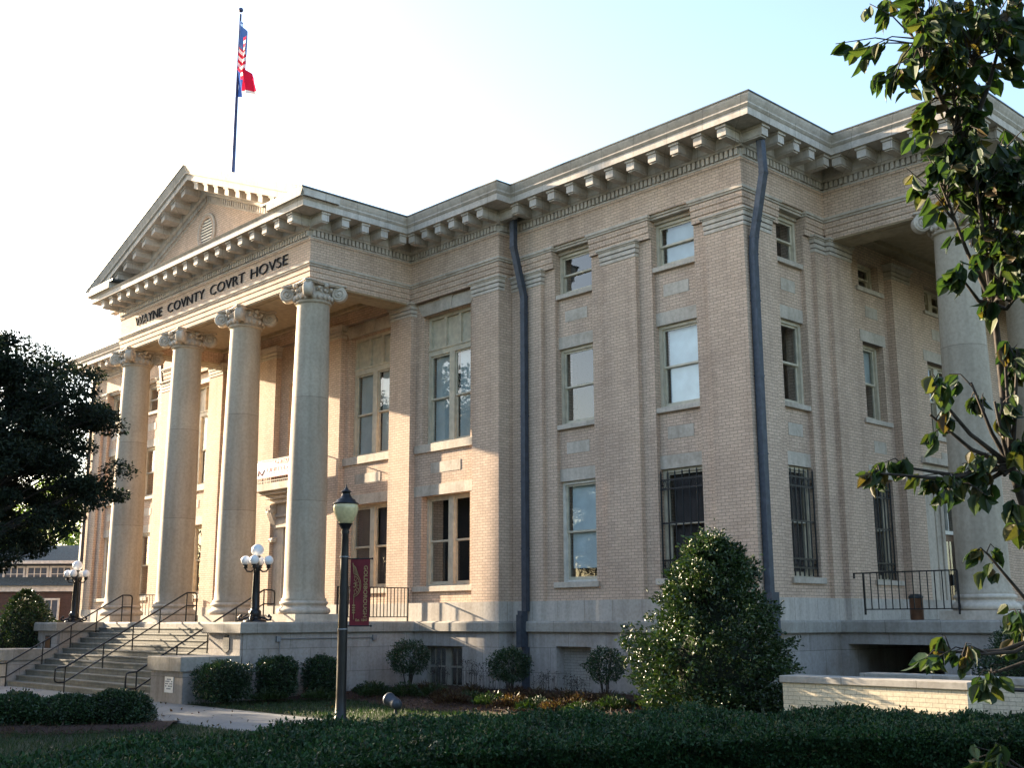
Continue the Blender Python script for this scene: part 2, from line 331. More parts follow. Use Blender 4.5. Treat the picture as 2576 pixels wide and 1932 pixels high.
def pilaster(fr,u0,u1,n0,nb,z0=2.2,z1=10.6,el=1,er=1):
    mb=MB().fb(fr,u0,u1,nb,n0,z0,z1); o=mb.build('pilaster',M['brick'],H)
    c=MB(); pilcap(c,fr,u0,u1,n0,nb,el=el,er=er); c.build('capital',M['stone'],o,bevel=.006); return o
def wingbay(fr,b0,b1,styles,left=False):
    """a window bay three storeys high in the recess between slips"""
    strip(wall,fr,b0,b1,NB,-.12,2.2,2.66)
    ops=[]
    wall.fb(fr,b0,b1,NB,-.24,5.53,6.58); wall.fb(fr,b0,b1,NB,-.24,9.07,10.10)
    for i,(z0,z1) in enumerate(((2.66,5.23),(6.70,8.75),(10.22,11.36))):
        st=styles[i]
        W=window(fr,b0,b1,z0,z1,-.33,'single',st[0],st[1],grille=st[2],paint=('wtrim' if i==0 and not st[2] else 'trim'))
        if i==0: sill(W,fr,b0-.1,b1+.1,-.34,-.05,2.66,.14)
        else: sill(W,fr,b0,b1,-.40,-.14,z0,.12)
        if i<2: lintel(W,fr,b0,b1,NB,-.235,z1,z1+.32)
    for z in (5.93,9.45): panel(fr,b0+.26,b1-.29,z,z+.3,-.24)
    # head above the top window
    wall.fb(fr,b0,b1,NB,-.06,11.56,11.6); moul.fb(fr,b0,b1,NB,-.26,11.36,11.44); moul.fb(fr,b0,b1,-.5,-.10,11.44,11.5); moul.fb(fr,b0,b1,-.5,-.06,11.5,11.56)
def block(fr,u0,u1,nb=NB,el=0,er=0):
    """architrave block over the piers of the wings; el/er=1 where the block turns an outer corner"""
    for z0,z1,o in ((10.98,11.14,-.045),(11.14,11.30,-.022),(11.30,11.44,0)): wall.fb(fr,u0-(o if el>0 else 0),u1+(o if er>0 else 0),nb,o,z0,z1)
    for z0,z1,o in ((11.44,11.49,.03),(11.49,11.56,.06)): moul.fb(fr,u0-(0 if el<0 else o),u1+(0 if er<0 else o),nb,o,z0,z1)
# --- wings (right one seen close, left one mirrored)
def wing(fr,m):
    U=(lambda a,b:(a,b)) if not m else (lambda a,b:(mu(b),mu(a)))
    for a,b in ((-1.51,0),(-4.83,-2.83),(-7.72,-6.17)):
        u=U(a,b if b else -.12); wall.fb(fr,*u,NB,-.12,2.2,10.98)
    for a,b in ((-1.09,0),(-4.40,-3.25),(-7.72,-6.58)): pilaster(fr,*U(a,b),0,-.12)
    for a,b in ((-4.83,-2.83),(-7.72,-6.17)): block(fr,*U(a,b))
    block(fr,*U(-1.51,0),nb=-.12,el=1 if m else 0,er=0 if m else 1); wall.fb(fr,*U(-1.51,-.74),NB,-.12,10.98,11.55)
    if not m:
        wingbay(fr,*U(-2.83,-1.51),[('curt',1,True),('blind',1.0,False),('gblind',1.0,False)])
        wingbay(fr,*U(-6.17,-4.83),[('blind',.88,False),('dark',0,False),('dark',0,False)])
    else:
        wingbay(fr,*U(-2.83,-1.51),[('curt',1,False),('gblind',.7,False),('dark',0,False)])
        wingbay(fr,*U(-6.17,-4.83),[('curt',.5,False),('dark',0,False),('dark',0,False)])
for m_ in (False,True):
    wing(WF,m_); moul.build('string_moulding',M['stone'],H,bevel=.006); moul=MB()
# --- front centre block
n0=-Y1; nw=n0-.21
for a,b in ((-8.80,-7.72),(-12.56,-11.56),(-16.20,-15.14)):
    for u in ((a,b),(mu(b),mu(a))): pilaster(WF,*u,n0,nw)
def tallbay(c,hw,fr=WF):
    b0,b1=c-hw-.35,c+hw+.35
    return (c-hw,c+hw)
CB=[(-10.17,1.06),(-13.87,1.08),(mu(-13.87),1.08),(mu(-10.17),1.06)]
ops_by=[]
prev=-27.46
segs=[]
cb=sorted(CB)
edges=[-27.46,-23.15,-20.0+.5*0,-15.2,-12.05,-7.72]
edges=[-27.46,-23.14,-19.4,-15.8,-12.06,-7.72]
for i in range(5):
    u0,u1=edges[i],edges[i+1]
    if i==2:
        strip(wall,WF,u0,u1,NB,nw,2.2,ZT-.58,[(-18.35,-16.85,2.2,4.75),(-18.45,-16.75,6.25,9.6)])
    else:
        c=[x for x in cb if u0<x[0]<u1][0]; a,b=c[0]-c[1],c[0]+c[1]
        strip(wall,WF,u0,u1,NB,nw,2.2,ZT-.58,[(a,b,2.66,5.21),(a,b,6.60,10.56)])
        bl=[('curt',[1,1]),('curt',[1,1])][0]
        W=window(WF,a,b,2.66,5.21,nw-.22,'double','curt' if i!=4 else 'dark',0.0 if i==4 else 1.0)
        if i==4: MB().fb(WF,-9.75,-9.2,nw-.6,nw-.55,4.62,4.68).build('ceiling_light',M['tubel'],W)
        sill(W,WF,a-.3,b+.3,nw-.25,nw+.07,2.66,.15); lintel(W,WF,a-.34,b+.34,nw-.06,nw+.014,5.21,5.51)
        MB().fb(WF,a,b,nw-.3,nw-.22,5.13,5.21)
        W=window(WF,a,b,6.70,10.56,nw-.22,'tall','gblind',1.0)
        sill(W,WF,a-.3,b+.3,nw-.25,nw+.07,6.70,.24)
        # flat arch with splayed ends and keystone
        k=MB(); z0,z1=10.56,10.93
        for (x0,x1,x2,x3,zz,o) in ((a-.02,a-.26,c[0]-.3,c[0]-.22,z1,.02),(b+.02,b+.26,c[0]+.3,c[0]+.22,z1,.02)):
            pts=[(x0,z0),(x3 if x0<c[0] else x3,z0),(x2,zz),(x1,zz)]
            v=[WF.p(x,nw-.04,z) for x,z in pts]+[WF.p(x,nw+o,z) for x,z in pts]
            k.add(v,[(0,1,2,3),(7,6,5,4),(0,4,5,1),(1,5,6,2),(2,6,7,3),(3,7,4,0)])
        pts=[(c[0]-.22,z0-.0),(c[0]+.22,z0),(c[0]+.3,10.975),(c[0]-.3,10.975)]
        v=[WF.p(x,nw-.04,z) for x,z in pts]+[WF.p(x,nw+.045,z) for x,z in pts]
        k.add(v,[(0,1,2,3),(7,6,5,4),(0,4,5,1),(1,5,6,2),(2,6,7,3),(3,7,4,0)]); k.build('lintel',M['stone'],W,recalc=True)
        panel(WF,c[0]-.64,c[0]+.66,5.84,6.14,nw)
# centre doorway with cornice, consoles and balcony
W=window(WF,-18.45,-16.75,6.25,9.6,nw-.30,'double','curt',1.0)
D=MB().fb(WF,-18.35,-16.85,nw-.6,nw-.5,1.72,4.75).build('door',M['wood'],H)
for u in (-17.57,): MB().fb(WF,-18.22,-17.67,nw-.5,nw-.49,2.7,4.4).fb(WF,-17.53,-16.98,nw-.5,nw-.49,2.7,4.4).build('pane',M['glass'],D)
MB().fb(WF,-17.62,-17.60,nw-.5,nw-.44,2.6,3.0).build('handle',M['bronze'],D)
ds=MB()
for s in (-1,1):
    x=XC+s*1.0; ds.fb(WF,x-.25,x+.25,nw-.62,nw+.10,2.2-.5,5.0); x=XC+s*.82
    ds.fb(WF,XC+s*1.35-.12,XC+s*1.35+.12,nw-.02,nw+.07,1.7,5.3)
ds.fb(WF,-18.85,-16.35,nw-.62,nw+.16,4.75,5.0).fb(WF,-19.0,-16.2,nw-.05,nw+.12,5.0,5.55).fb(WF,-19.2,-16.0,nw-.05,nw+.18,5.1,5.2)
ds.build('door_surround',M['stone'],H,bevel=.01)
bal=MB().fb(WF,-19.25,-15.95,nw-.1,n0+.55,5.92,6.16).fb(WF,-19.12,-16.08,nw-.1,n0+.40,5.82,5.92).fb(WF,-19.0,-16.2,nw-.1,n0+.22,5.68,5.82).fb(WF,-18.9,-16.3,nw-.1,n0+.1,5.55,5.68)
BAL=bal.build('balcony',M['stone'],H,bevel=.012)
for s in (-1,1):
    x=XC+s*1.28; c=MB(); pts=[]
    for t in np.linspace(0,1,26):
        z=5.5-1.25*t; n=nw+.10+.26*math.cos(t*math.pi*.9)*(1-t*.35)+.05
        pts.append((n,z))
    prof=[(nw,5.55)]+[(n,z) for n,z in pts]+[(nw,4.15)]; k=len(prof)
    v=[WF.p(x-.13,n,z) for n,z in prof]+[WF.p(x+.13,n,z) for n,z in prof]
    c.add(v,[tuple(range(k)),tuple(range(2*k-1,k-1,-1))]+[(i,k+i,k+(i+1)%k,(i+1)%k) for i in range(k)])
    for (nn,zz,rr,q) in ((nw+.26,5.33,.13,1),(nw+.14,4.36,.09,-1)):
        for sx in (-.14,.14):
            sp=[WF.p(x+sx,nn+rr*(1-a/9)*math.cos(q*a),zz+rr*(1-a/9)*math.sin(q*a)) for a in np.linspace(0,8.4,34)]; c.tube(sp,.016,5)
        c.lathe([(.0,-.15),(rr*.95,-.15),(rr*.95,.15),(0,.15)],WF.p(x,nn,zz),16,True,axis=(1,0,0))
    c.build('console_bracket',M['stone'],H,recalc=True)
def railing(name,pts,z0,z1,label,grp,gap=.115,parent=None,ends=True,curl=None):
    """straight picket railing between two points"""
    a,b=Vector((*pts[0],0)),Vector((*pts[1],0)); Ln=(b-a).length; d=(b-a)/Ln; n=int(Ln/gap)
    root=empty(name,(a.x,a.y,z0),label,'railing',grp) if parent is None else parent
    t=MB(); hw=Vector((-d.y,d.x,0))*.022
    def bar(p,q,h,w,mb):
        c=[p-w-h,q-w-h,q+w-h,p+w-h,p-w+h,q-w+h,q+w+h,p+w+h]; mb.hexa(c)
    zz=Vector((0,0,1))
    bar(a+zz*z1-d*.25 if curl else a+zz*z1,b+zz*z1,zz*.014,hw*1.2,t)
    if curl: t.hexa([a+zz*(z1-.12)-d*.25-hw,a+zz*(z1-.12)-d*.22-hw,a+zz*(z1-.12)-d*.22+hw,a+zz*(z1-.12)-d*.25+hw,a+zz*z1-d*.25-hw,a+zz*z1-d*.22-hw,a+zz*z1-d*.22+hw,a+zz*z1-d*.25+hw])
    t.build('top_rail',M['black'],root); t=MB(); bar(a+zz*(z0+.12),b+zz*(z0+.12),zz*.012,hw*.8,t); t.build('bottom_rail',M['black'],root)
    for i in range(n+1):
        p=a+d*(Ln*i/n); e=i in(0,n); w=.019 if e else .0095
        MB().box(p.x-w,p.x+w,p.y-w,p.y+w,z0 if e else z0+.12,z1).build('post' if e else 'baluster',M['black'],root)
    return root
# balcony rail as parts of the balcony
br=MB()
for x in np.arange(-19.15,-16.0,.115): br.box(x-.009,x+.009,Y1-.50,Y1-.482,6.16,6.93)
br.box(-19.17,-16.03,Y1-.515,Y1-.47,6.92,6.95).box(-19.17,-16.03,Y1-.505,Y1-.48,6.24,6.26)
for x in (-19.16,-16.04):
    br.box(x-.015,x+.015,Y1-.505,Y1+.0,6.92,6.95)
    for y in np.arange(Y1-.5,Y1,.115): br.box(x-.009,x+.009,y,y+.018,6.16,6.93)
br.build('balcony_rail',M['black'],BAL)
# --- side (east) wall : corner bay
for a,b in ((.75,1.50),(2.65,3.45)): wall.fb(SF,a,b,NB,-.12,2.2,10.98)
pilaster(SF,.12,1.09,0,-.12,el=0); pilaster(SF,2.97,3.45,0,-.12)
wall.fb(SF,.12,.75,-.3,-.121,2.2,10.98)
block(SF,.12,1.50,el=-1); block(SF,2.65,3.5,er=-1)
wingbay(SF,1.50,2.65,[('curt',1,True),('dark',0,False),('dark',0,False)])
# side centre block
SW=-.10
for a,b in ((3.45,4.45),(6.5,7.45),(11.47,12.42),(14.47,15.47)): pilaster(SF,a,b,.12,SW)
strip(wall,SF,3.45,7.0,NB,SW,2.2,11.55,[(5.17,6.2,2.66,5.21),(5.17,6.2,6.60,8.72),(5.17,6.2,10.10,10.92)])
strip(wall,SF,7.0,11.9,NB,SW,2.2,11.55,[(8.6,10.32,2.2,5.6),(8.6,10.32,6.5,8.72),(8.72,10.2,10.10,10.92)])
strip(wall,SF,11.9,15.47,NB,SW,2.2,11.55)
for k,(z0,z1,g) in enumerate(((2.66,5.21,True),(6.70,8.72,False),(10.18,10.92,False))):
    W=window(SF,5.17,6.2,z0,z1,SW-.2,'single','curt' if k==0 else ('gblind' if k==1 else 'dark'),.5 if k==1 else 1,grille=g); sill(W,SF,5.0,6.36,SW-.22,SW+.06,z0,.12)
    if k<2: lintel(W,SF,5.05,6.32,SW-.05,SW+.012,z1,z1+.3)
W=window(SF,8.6,10.32,6.62,8.72,SW-.2,'double','dark',0); sill(W,SF,8.45,10.47,SW-.22,SW+.06,6.62,.12); lintel(W,SF,8.4,10.5,SW-.05,SW+.012,8.72,9.02)
W=window(SF,8.72,10.2,10.18,10.92,SW-.2,'double','dark',0); sill(W,SF,8.6,10.3,SW-.22,SW+.06,10.18,.1)
panel(SF,5.4,6.0,5.85,6.15,SW); panel(SF,5.4,6.0,9.4,9.7,SW); panel(SF,9.0,9.9,5.9,6.2,SW); panel(SF,9.0,9.9,9.4,9.7,SW)
sd=MB().fb(SF,7.6,8.6,SW-.05,SW+.14,1.72,5.3).fb(SF,10.32,11.32,SW-.05,SW+.14,1.72,5.3).fb(SF,7.5,11.42,SW-.05,SW+.2,5.3,5.75).fb(SF,7.4,11.52,SW-.05,SW+.34,5.75,5.92)
for u in (8.05,8.35,10.5,10.8): sd.fb(SF,u,u+.07,SW+.1,SW+.18,1.72,5.3)
sd.build('door_surround',M['stone'],H,bevel=.01)
D=MB().fb(SF,8.9,10.02,SW-.3,SW-.22,1.72,3.98).build('door',M['wood'],H); MB().fb(SF,9.05,9.42,SW-.22,SW-.215,2.2,3.8).fb(SF,9.5,9.88,SW-.22,SW-.215,2.2,3.8).build('pane',M['glass'],D)
MB().fb(SF,9.44,9.48,SW-.22,SW-.16,2.6,2.9).build('handle',M['bronze'],D)
MB().fb(SF,8.6,8.9,SW-.3,SW-.15,1.72,5.6).fb(SF,10.02,10.32,SW-.3,SW-.15,1.72,5.6).fb(SF,8.9,10.02,SW-.3,SW-.15,3.98,4.08).fb(SF,8.9,10.02,SW-.3,SW-.15,5.45,5.6).fb(SF,9.44,9.48,SW-.28,SW-.18,4.08,5.45).build('door_frame',M['wtrim'],H)
MB().fb(SF,8.9,10.02,SW-.25,SW-.24,4.08,5.45).build('transom_pane',M['glass'],H)
nt=MB()
for (z,w,h) in ((2.95,.10,.07),(2.83,.12,.10),(2.70,.13,.09)): nt.fb(SF,9.2,9.2+w,SW-.213,SW-.21,z,z+h)
nt.build('door_notice',M['white'],D)
# rear pier and back/left walls
wall.fb(SF,15.47,18.92,NB,-.12,2.2,10.98); block(SF,15.47,18.92)
BF=Fr((0,18.92,0),(1,0,0),(0,1,0)); wall.fb(BF,-35.2+.75,-.75,NB,-.1,2.2,ZT)
LF=Fr((-35.2,0,0),(0,1,0),(-1,0,0)); wall.fb(LF,.75,18.2,NB,-.1,2.2,ZT)
pilaster(LF,.12,1.09,0,-.1,el=0)
wall.build('wall',M['brick'],H); moul.build('string_moulding',M['stone'],H,bevel=.006)
# --- entablature sweeps
bk=MB()
bk.sweep([(-7.72,Y1+.7),(-7.72,Y1),(-27.46,Y1),(-27.46,Y1+.7)],[(-.045-.5,10.98),(-.045,10.98),(-.045,11.14),(-.022,11.14),(-.022,11.30),(0,11.30),(0,11.44),(-.5,11.44)])
bm_=.94
def beam(path):
    bk.sweep(path,[(-.045,11.0),(-.045,11.14),(-.022,11.14),(-.022,11.30),(0,11.30),(0,11.44),(-bm_,11.44),(-bm_,11.30),(-bm_+.022,11.30),(-bm_+.022,11.14),(-bm_+.045,11.14),(-bm_+.045,11.0)])
beam([(XP,Y1-.001),(XP,YP),(-23.61,YP),(-23.61,Y1-.001)]); beam([(0.0,15.47),(XQ,15.47),(XQ,3.45),(0.0,3.45)])
bk.sweep(PATH,[(0,11.56),(0,12.24),(-.9,12.24),(-.9,11.56)],closed=True)
bk.sweep(PATH,[(.012,12.16),(.03,12.19),(.03,12.238),(-.3,12.238),(-.3,12.16)],closed=True)
bk.build('frieze',M['brick'],H)
am=MB()
am.sweep([(-7.72,Y1+.7),(-7.72,Y1),(XP,Y1),(XP,YP),(-23.61,YP),(-23.61,Y1),(-27.46,Y1),(-27.46,Y1+.7)],[(-.9,11.44),(.03,11.44),(.03,11.49),(.065,11.50),(.065,11.56),(-.9,11.56)])
am.sweep([(0,15.47),(XQ,15.47),(XQ,3.45),(0,3.45)],[(-.9,11.44),(.03,11.44),(.03,11.49),(.065,11.50),(.065,11.56),(-.9,11.56)])
am.build('architrave_moulding',M['stone'],H)
so=MB()
for (x0,x1) in ((-12.47,-11.66),(-23.54,-22.73)): so.box(x0,x1,YP+.07,Y1-.02,10.965,10.998); so.box(x0+.2,x1-.2,YP+1.3,Y1-.4,10.95,10.965)
so.box(-22.72,-12.48,YP+.07,YP+.87,10.965,10.998)
for q in range(3): so.box(-22.2+3.68*q,-19.8+3.68*q,YP+.27,YP+.67,10.95,10.965)
so.box(-22.67,-12.53,YP+.94,Y1,11.50,11.56)
so.box(-22.67,-12.53,Y1-.12,Y1-.02,11.38,11.5).box(-22.67,-12.53,YP+.94,YP+1.04,11.38,11.5).box(-12.63,-12.53,YP+1.04,Y1-.12,11.38,11.5).box(-22.67,-22.57,YP+1.04,Y1-.12,11.38,11.5)
so.build('portico_ceiling',M['soff'],H); MB().box(.0,XQ-.07,3.52,4.32,10.965,10.998).box(XQ-.87,XQ-.07,4.33,15.4,10.965,10.998).box(.5,XQ-1.2,3.72,4.12,10.95,10.965).build('beam_soffit',M['soff'],H); MB().box(-.09,XQ-.94,4.39,14.53,11.50,11.56).box(-.095,.24,4.4,14.5,11.36,11.501).build('portico_ceiling',M['soff'],H)
co=MB()
co.sweep(PATH,[(-.9,12.24),(.045,12.24),(.045,12.28),(.03,12.28),(.03,12.46),(.11,12.46),(.125,12.50),(.16,12.52),(.16,12.80),(.80,12.80),(.80,12.97),(.82,12.985),(.86,13.03),(-.9,13.03)],closed=True)
CR=[(-.9,13.03),(.85,13.03),(.855,13.07),(.89,13.12),(.93,13.19),(.945,13.24),(-.9,13.24)]
p2=[(-23.61,YP-.93)]+[(-23.61,Y1),(-27.46,Y1),(-27.46,0),(-35.2,0),(-35.2,18.92),(0,18.92),(0,15.47),(XQ,15.47),(XQ,3.45),(0,3.45),(0,0),(-7.72,0),(-7.72,Y1),(XP,Y1),(XP,YP-.93)]
co.sweep(p2,CR)
# modillions and dentils
dn=MB(); CV=convex0=None
def convex(i):
    a,b,c=[Vector(PATH[(i+k)%len(PATH)]) for k in(-1,0,1)]; return (b-a).x*(c-b).y-(b-a).y*(c-b).x<0
CV=convex(4) # the portico's front corner is an outer corner
for i in range(len(PATH)):
    a=Vector(PATH[i]); b=Vector(PATH[(i+1)%len(PATH)]); Ln=(b-a).length; d=(b-a)/Ln; nn=Vector((-d.y,d.x)); fr=Fr((a.x,a.y,0),(d.x,d.y,0),(nn.x,nn.y,0))
    # outside corner when the path turns towards its right-hand side
    ca=convex(i); cb_=convex((i+1)%len(PATH))
    oa=0.0 if ca==CV else .87; ob=0.0 if cb_==CV else .87
    if i in (9,10): continue
    if Ln<1: pos=[0.0 if ca==CV else Ln]
    else: pos=np.linspace(oa,Ln-ob,max(2,round((Ln-oa-ob)/.66)+1))
    for u in pos:
        co.fb(fr,u-.12,u+.12,.16,.70,12.545,12.74); co.fb(fr,u-.145,u+.145,.16,.735,12.74,12.80); co.fb(fr,u-.10,u+.10,.16,.66,12.51,12.545)
    e0=.03 if ca else -.03; k=int((Ln-2*.03)/.135)
    for q in range(k+1):
        u=.06+(Ln-.12)*q/max(k,1); dn.fb(fr,u-.042,u+.042,.03,.095,12.295,12.455)
co.build('cornice',M['corn'],H); dn.build('dentil_course',M['corn'],H)
# pediment
pe=MB(); ez,az_=13.26,15.97
EV=[(XC-6.955,ez),(XC,az_),(XC+6.955,ez)]
slope=(az_-ez)/6.955
RP=[(-.3,0),(.945,0),(.93,-.05),(.86,-.20),(.86,-.25),(.82,-.27),(.80,-.28),(.80,-.46),(.16,-.46),(.16,-.76),(.11,-.80),(.03,-.80),(.03,-1.0),(.012,-1.04),(-.3,-1.04)]
v=[];k=len(RP)
for x,z in EV: v+=[(x,YP-o,z+h) for o,h in RP]
pe.add(v,[(i*k+q,(i+1)*k+q,(i+1)*k+(q+1)%k,i*k+(q+1)%k) for i in(0,1) for q in range(k)]+[tuple(range(k)),tuple(range(2*k,3*k))[::-1]])
pd=MB()
def zr(x): return az_-abs(x-XC)*slope
for s in (-1,1):
    for q in range(11):
        x=XC+s*(.42+.66*q); 
        for (w,o,h0,h1) in ((.12,.70,-.70,-.52),(.145,.735,-.52,-.46)):
            c=[(xx,YP-oo,zr(xx)+hh) for hh in(h0,h1) for (xx,oo) in ((x-w,o),(x+w,o),(x+w,.16),(x-w,.16))]; pe.hexa(c)
    pd=MB()
    for q in range(50):
        x=XC+s*(.09+.135*q); w=.042
        c=[(xx,YP-oo,zr(xx)+hh) for hh in(-.99,-.81) for (xx,oo) in ((x-w,.095),(x+w,.095),(x+w,.03),(x-w,.03))]; pd.hexa(c)
    pd.clip_z(13.028); pd.build('dentil_course',M['corn'],H,recalc=True)
pe.clip_z(13.028); pe.build('raking_cornice',M['corn'],H,recalc=True)
ty=MB(); b=XC-6.1; 
v=[(XC-6.6,YP,13.0),(XC+6.6,YP,13.0),(XC,YP,15.6),(XC-6.6,YP+.4,13.0),(XC+6.6,YP+.4,13.0),(XC,YP+.4,15.6)]
ty.add(v,[(0,1,2),(5,4,3),(0,3,4,1),(1,4,5,2),(2,5,3,0)]); ty.build('tympanum',M['brick'],H)
vz=13.93
vt=MB(); ring=[(XC+.52*math.cos(t),YP-.03,vz+.60*math.sin(t)) for t in np.linspace(0,2*math.pi,41)]; vt.tube(ring,.045,8)
V=vt.build('gable_vent',M['stone'],H)
MB().tube([(XC+.44*math.cos(t),YP-.02,vz+.52*math.sin(t)) for t in np.linspace(0,2*math.pi,41)],.05,8).build('vent_frame',M['brick'],V)
lv=MB()
for q in range(9):
    z=vz-.4+.1*q; w=.40*math.sqrt(max(0,1-((z-vz)/.5)**2)); lv.hexa([(XC-w,YP-.02,z-.03),(XC+w,YP-.02,z-.03),(XC+w,YP+.0,z-.025),(XC-w,YP+.0,z-.025),(XC-w,YP-.03,z+.005),(XC+w,YP-.03,z+.005),(XC+w,YP-.01,z+.03),(XC-w,YP-.01,z+.03)])
lv.build('louvre',M['wtrim'],V)
MB().add([(XC+.42*math.cos(t),YP-.006,vz+.5*math.sin(t)) for t in np.linspace(0,2*math.pi,32,endpoint=False)],[tuple(range(32))]).build('dark_vent_backing',M['dark'],V)  # flat dark oval painted for the shaded hollow behind the louvres
rf=MB()
for s in (-1,1):
    c=[]
    for z in (.0,.035):
        c+=[(XC,YP-.97,az_+z),(XC+s*6.99,YP-.97,ez-.015+z),(XC+s*6.99,5.5,ez-.015+z),(XC,5.5,az_+z)]
    rf.hexa(c,flip=(s<0))
rf.sweep(p2,[(-1.2,13.242),(.965,13.242),(.965,13.272),(-1.2,13.29)])
rf.prism([(-34.2,1),(-.9,1),(-.9,18),(-34.2,18)],13.1,13.22)
rf.box(XC-6.3,XC+6.3,5.3,5.5,13.2,13.5); rf.prism([(-.95,4.3),(2.8,4.3),(2.8,14.6),(-.95,14.6)],13.1,13.225)
rf.add([(XC-6.9,5.48,13.2),(XC+6.9,5.48,13.2),(XC,5.48,15.9)],[(0,1,2)])
rf.build('roof',M['roof'],H,recalc=True)
# base: ashlar course, water table, basement
ba=MB().sweep(BODY,[(-.9,1.70),(.008,1.70),(.008,2.2),(-.9,2.2)],closed=True); ba.build('base_course',M['ashlar'],H)
OUT=[(0,0),(-7.72,0),(-7.72,Y1),(-11.2,Y1),(-11.2,-5.93),(-12.77,-5.93),(-12.77,-4.42),(-22.43,-4.42),(-22.43,-5.93),(-24.0,-5.93),(-24.0,Y1),(-27.46,Y1),(-27.46,0),(-35.2,0),(-35.2,18.92),(0,18.92),(0,15.9),(4.75,15.9),(4.75,3.06),(0,3.06)]
wt=MB().sweep(OUT,[(-1.0,1.42),(.13,1.42),(.15,1.44),(.15,1.655),(.12,1.70),(-1.0,1.70)],closed=True)
wt.box(-22.43,-12.77,-4.42,-3.2,1.66,1.699); wt.build('water_table',M['capst'],H)
bs=MB(); bsL=MB(); BP=OUT
# basement masonry; openings cut on the faces that are seen
def bseg(fr,u0,u1,ops=(),n=.05,mb=None): strip(mb or bs,fr,u0,u1,-.75,n,GZ,1.42,ops)
bseg(WF,-7.67,0,[(-6.10,-4.93,GZ+.2,1.08),])
CF=Fr((0,Y1,0),(1,0,0),(0,-1,0)); bseg(CF,-11.2,-7.67,[(-10.85,-9.1,-.05,1.045)]); bseg(CF,-27.46,-24.0,mb=bsL)
PF=Fr((-11.2,0,0),(0,1,0),(1,0,0)); bseg(PF,-5.93,Y1-.05)
FF=Fr((0,-5.93,0),(1,0,0),(0,-1,0)); bseg(FF,-12.77,-11.2); bseg(FF,-24.0,-22.43,mb=bsL)
bseg(Fr((-24.0,0,0),(0,1,0),(-1,0,0)),-5.93,Y1,mb=bsL); bseg(WF,-35.2,-27.5,mb=bsL)
for x in (-12.77,-22.43):
    s=1 if x<-15 else -1; f=Fr((x,0,0),(0,1,0),(s,0,0)); (bs if s<0 else bsL).fb(f,-5.93,-3.5,-.5,.05,GZ,1.42)
bseg(SF,-.05,3.06); bseg(Fr((0,3.06,0),(1,0,0),(0,-1,0)),.05,4.75,[(.25,2.5,GZ,1.17)]); bseg(Fr((4.75,0,0),(0,1,0),(1,0,0)),3.01,15.9)
bs.build('basement_wall',M['base'],H); bsL.build('basement_wall',M['base'],H)
# opening under side portico
ti=MB().box(.05,3.2,6.6,6.7,GZ,1.4).box(2.5,2.6,3.8,6.6,GZ,1.4).box(.0,2.6,3.8,6.7,1.2,1.3).box(.02,.1,3.8,6.6,GZ,1.2); ti.build('passage_lining',M['base'],H)
bwW=MB()
a,b=-10.85,-9.1; z0,z1=-.05,1.045; n=.504-.2
for (u0,u1) in ((a,a+.07),(b-.07,b),((a+b)/2-.1,(a+b)/2+.1)): bwW.fb(WF,u0,u1,n-.1,n,z0,z1)
bwW.fb(WF,a,b,n-.1,n-.002,z1-.07,z1).fb(WF,a,b,n-.1,n-.002,z0,z0+.07)
W=bwW.build('window',M['dtrim'],H)
for (u0,u1) in ((a+.07,(a+b)/2-.1),((a+b)/2+.1,b-.07)):
    s=MB(); w=u1-u0
    for q in range(4): s.fb(WF,u0+w*q/3-.012,u0+w*q/3+.012,n-.06,n-.03,z0+.07,z1-.07)
    s.fb(WF,u0,u1,n-.07,n-.02,.47,.52); s.build('sash',M['dtrim'],W)
    MB().fb(WF,u0,u1,n-.05,n-.045,z0+.07,z1-.07).build('pane',M['glass'],W)
MB().fb(WF,a,b,n-.4,n-.39,z0,z1).build('blind',M['curt'],W)
MB().fb(WF,-6.10,-4.93,-.4,-.22,GZ,1.08).build('blocked_window',M['dbrick'],H)
# podium floors, lower cheek blocks, steps
fl=MB().box(-12.77,-11.3,-5.8,-3.3,1.5,1.695).box(-23.9,-22.43,-5.8,-3.3,1.5,1.695).box(-23.9,-11.3,-4.4,Y1+.1,1.3,1.694).box(.1,4.65,3.2,15.8,1.3,1.694)
fl.build('portico_floor',M['step'],H)
for x0,x1 in ((-12.77,-11.2),(-24.0,-22.43)):
    ck=MB().box(x0+.0,x1+.05,-7.5,-5.98,GZ,.55); C_=ck.build('stair_cheek',M['base'],H)
    MB().box(x0-.05,x1+.11,-7.6,-5.99,.55,.89).build('cheek_cap',M['capst'],C_,bevel=.015)
st=MB(); n=12; rise=1.895/n
for i in range(n):
    z1=1.695-i*rise; y=-4.42-.275*i
    if i: st.box(-22.42,-12.78,y-.015,y+.30,z1-rise,z1) if False else st.box(-22.42,-12.78,-4.42-.275*i-.02,-4.42-.275*(i-1),z1-.045,z1)
    if i: st.box(-22.42,-12.78,-4.42-.275*i,-4.3,z1-rise,z1-.045)
    else: st.box(-22.42,-12.78,-4.50,-4.42,z1-.3,z1-.001)
st.box(-22.42,-12.78,-7.45,-4.4,GZ,-.2)
st.build('front_steps',M['step'],H,bevel=.008)
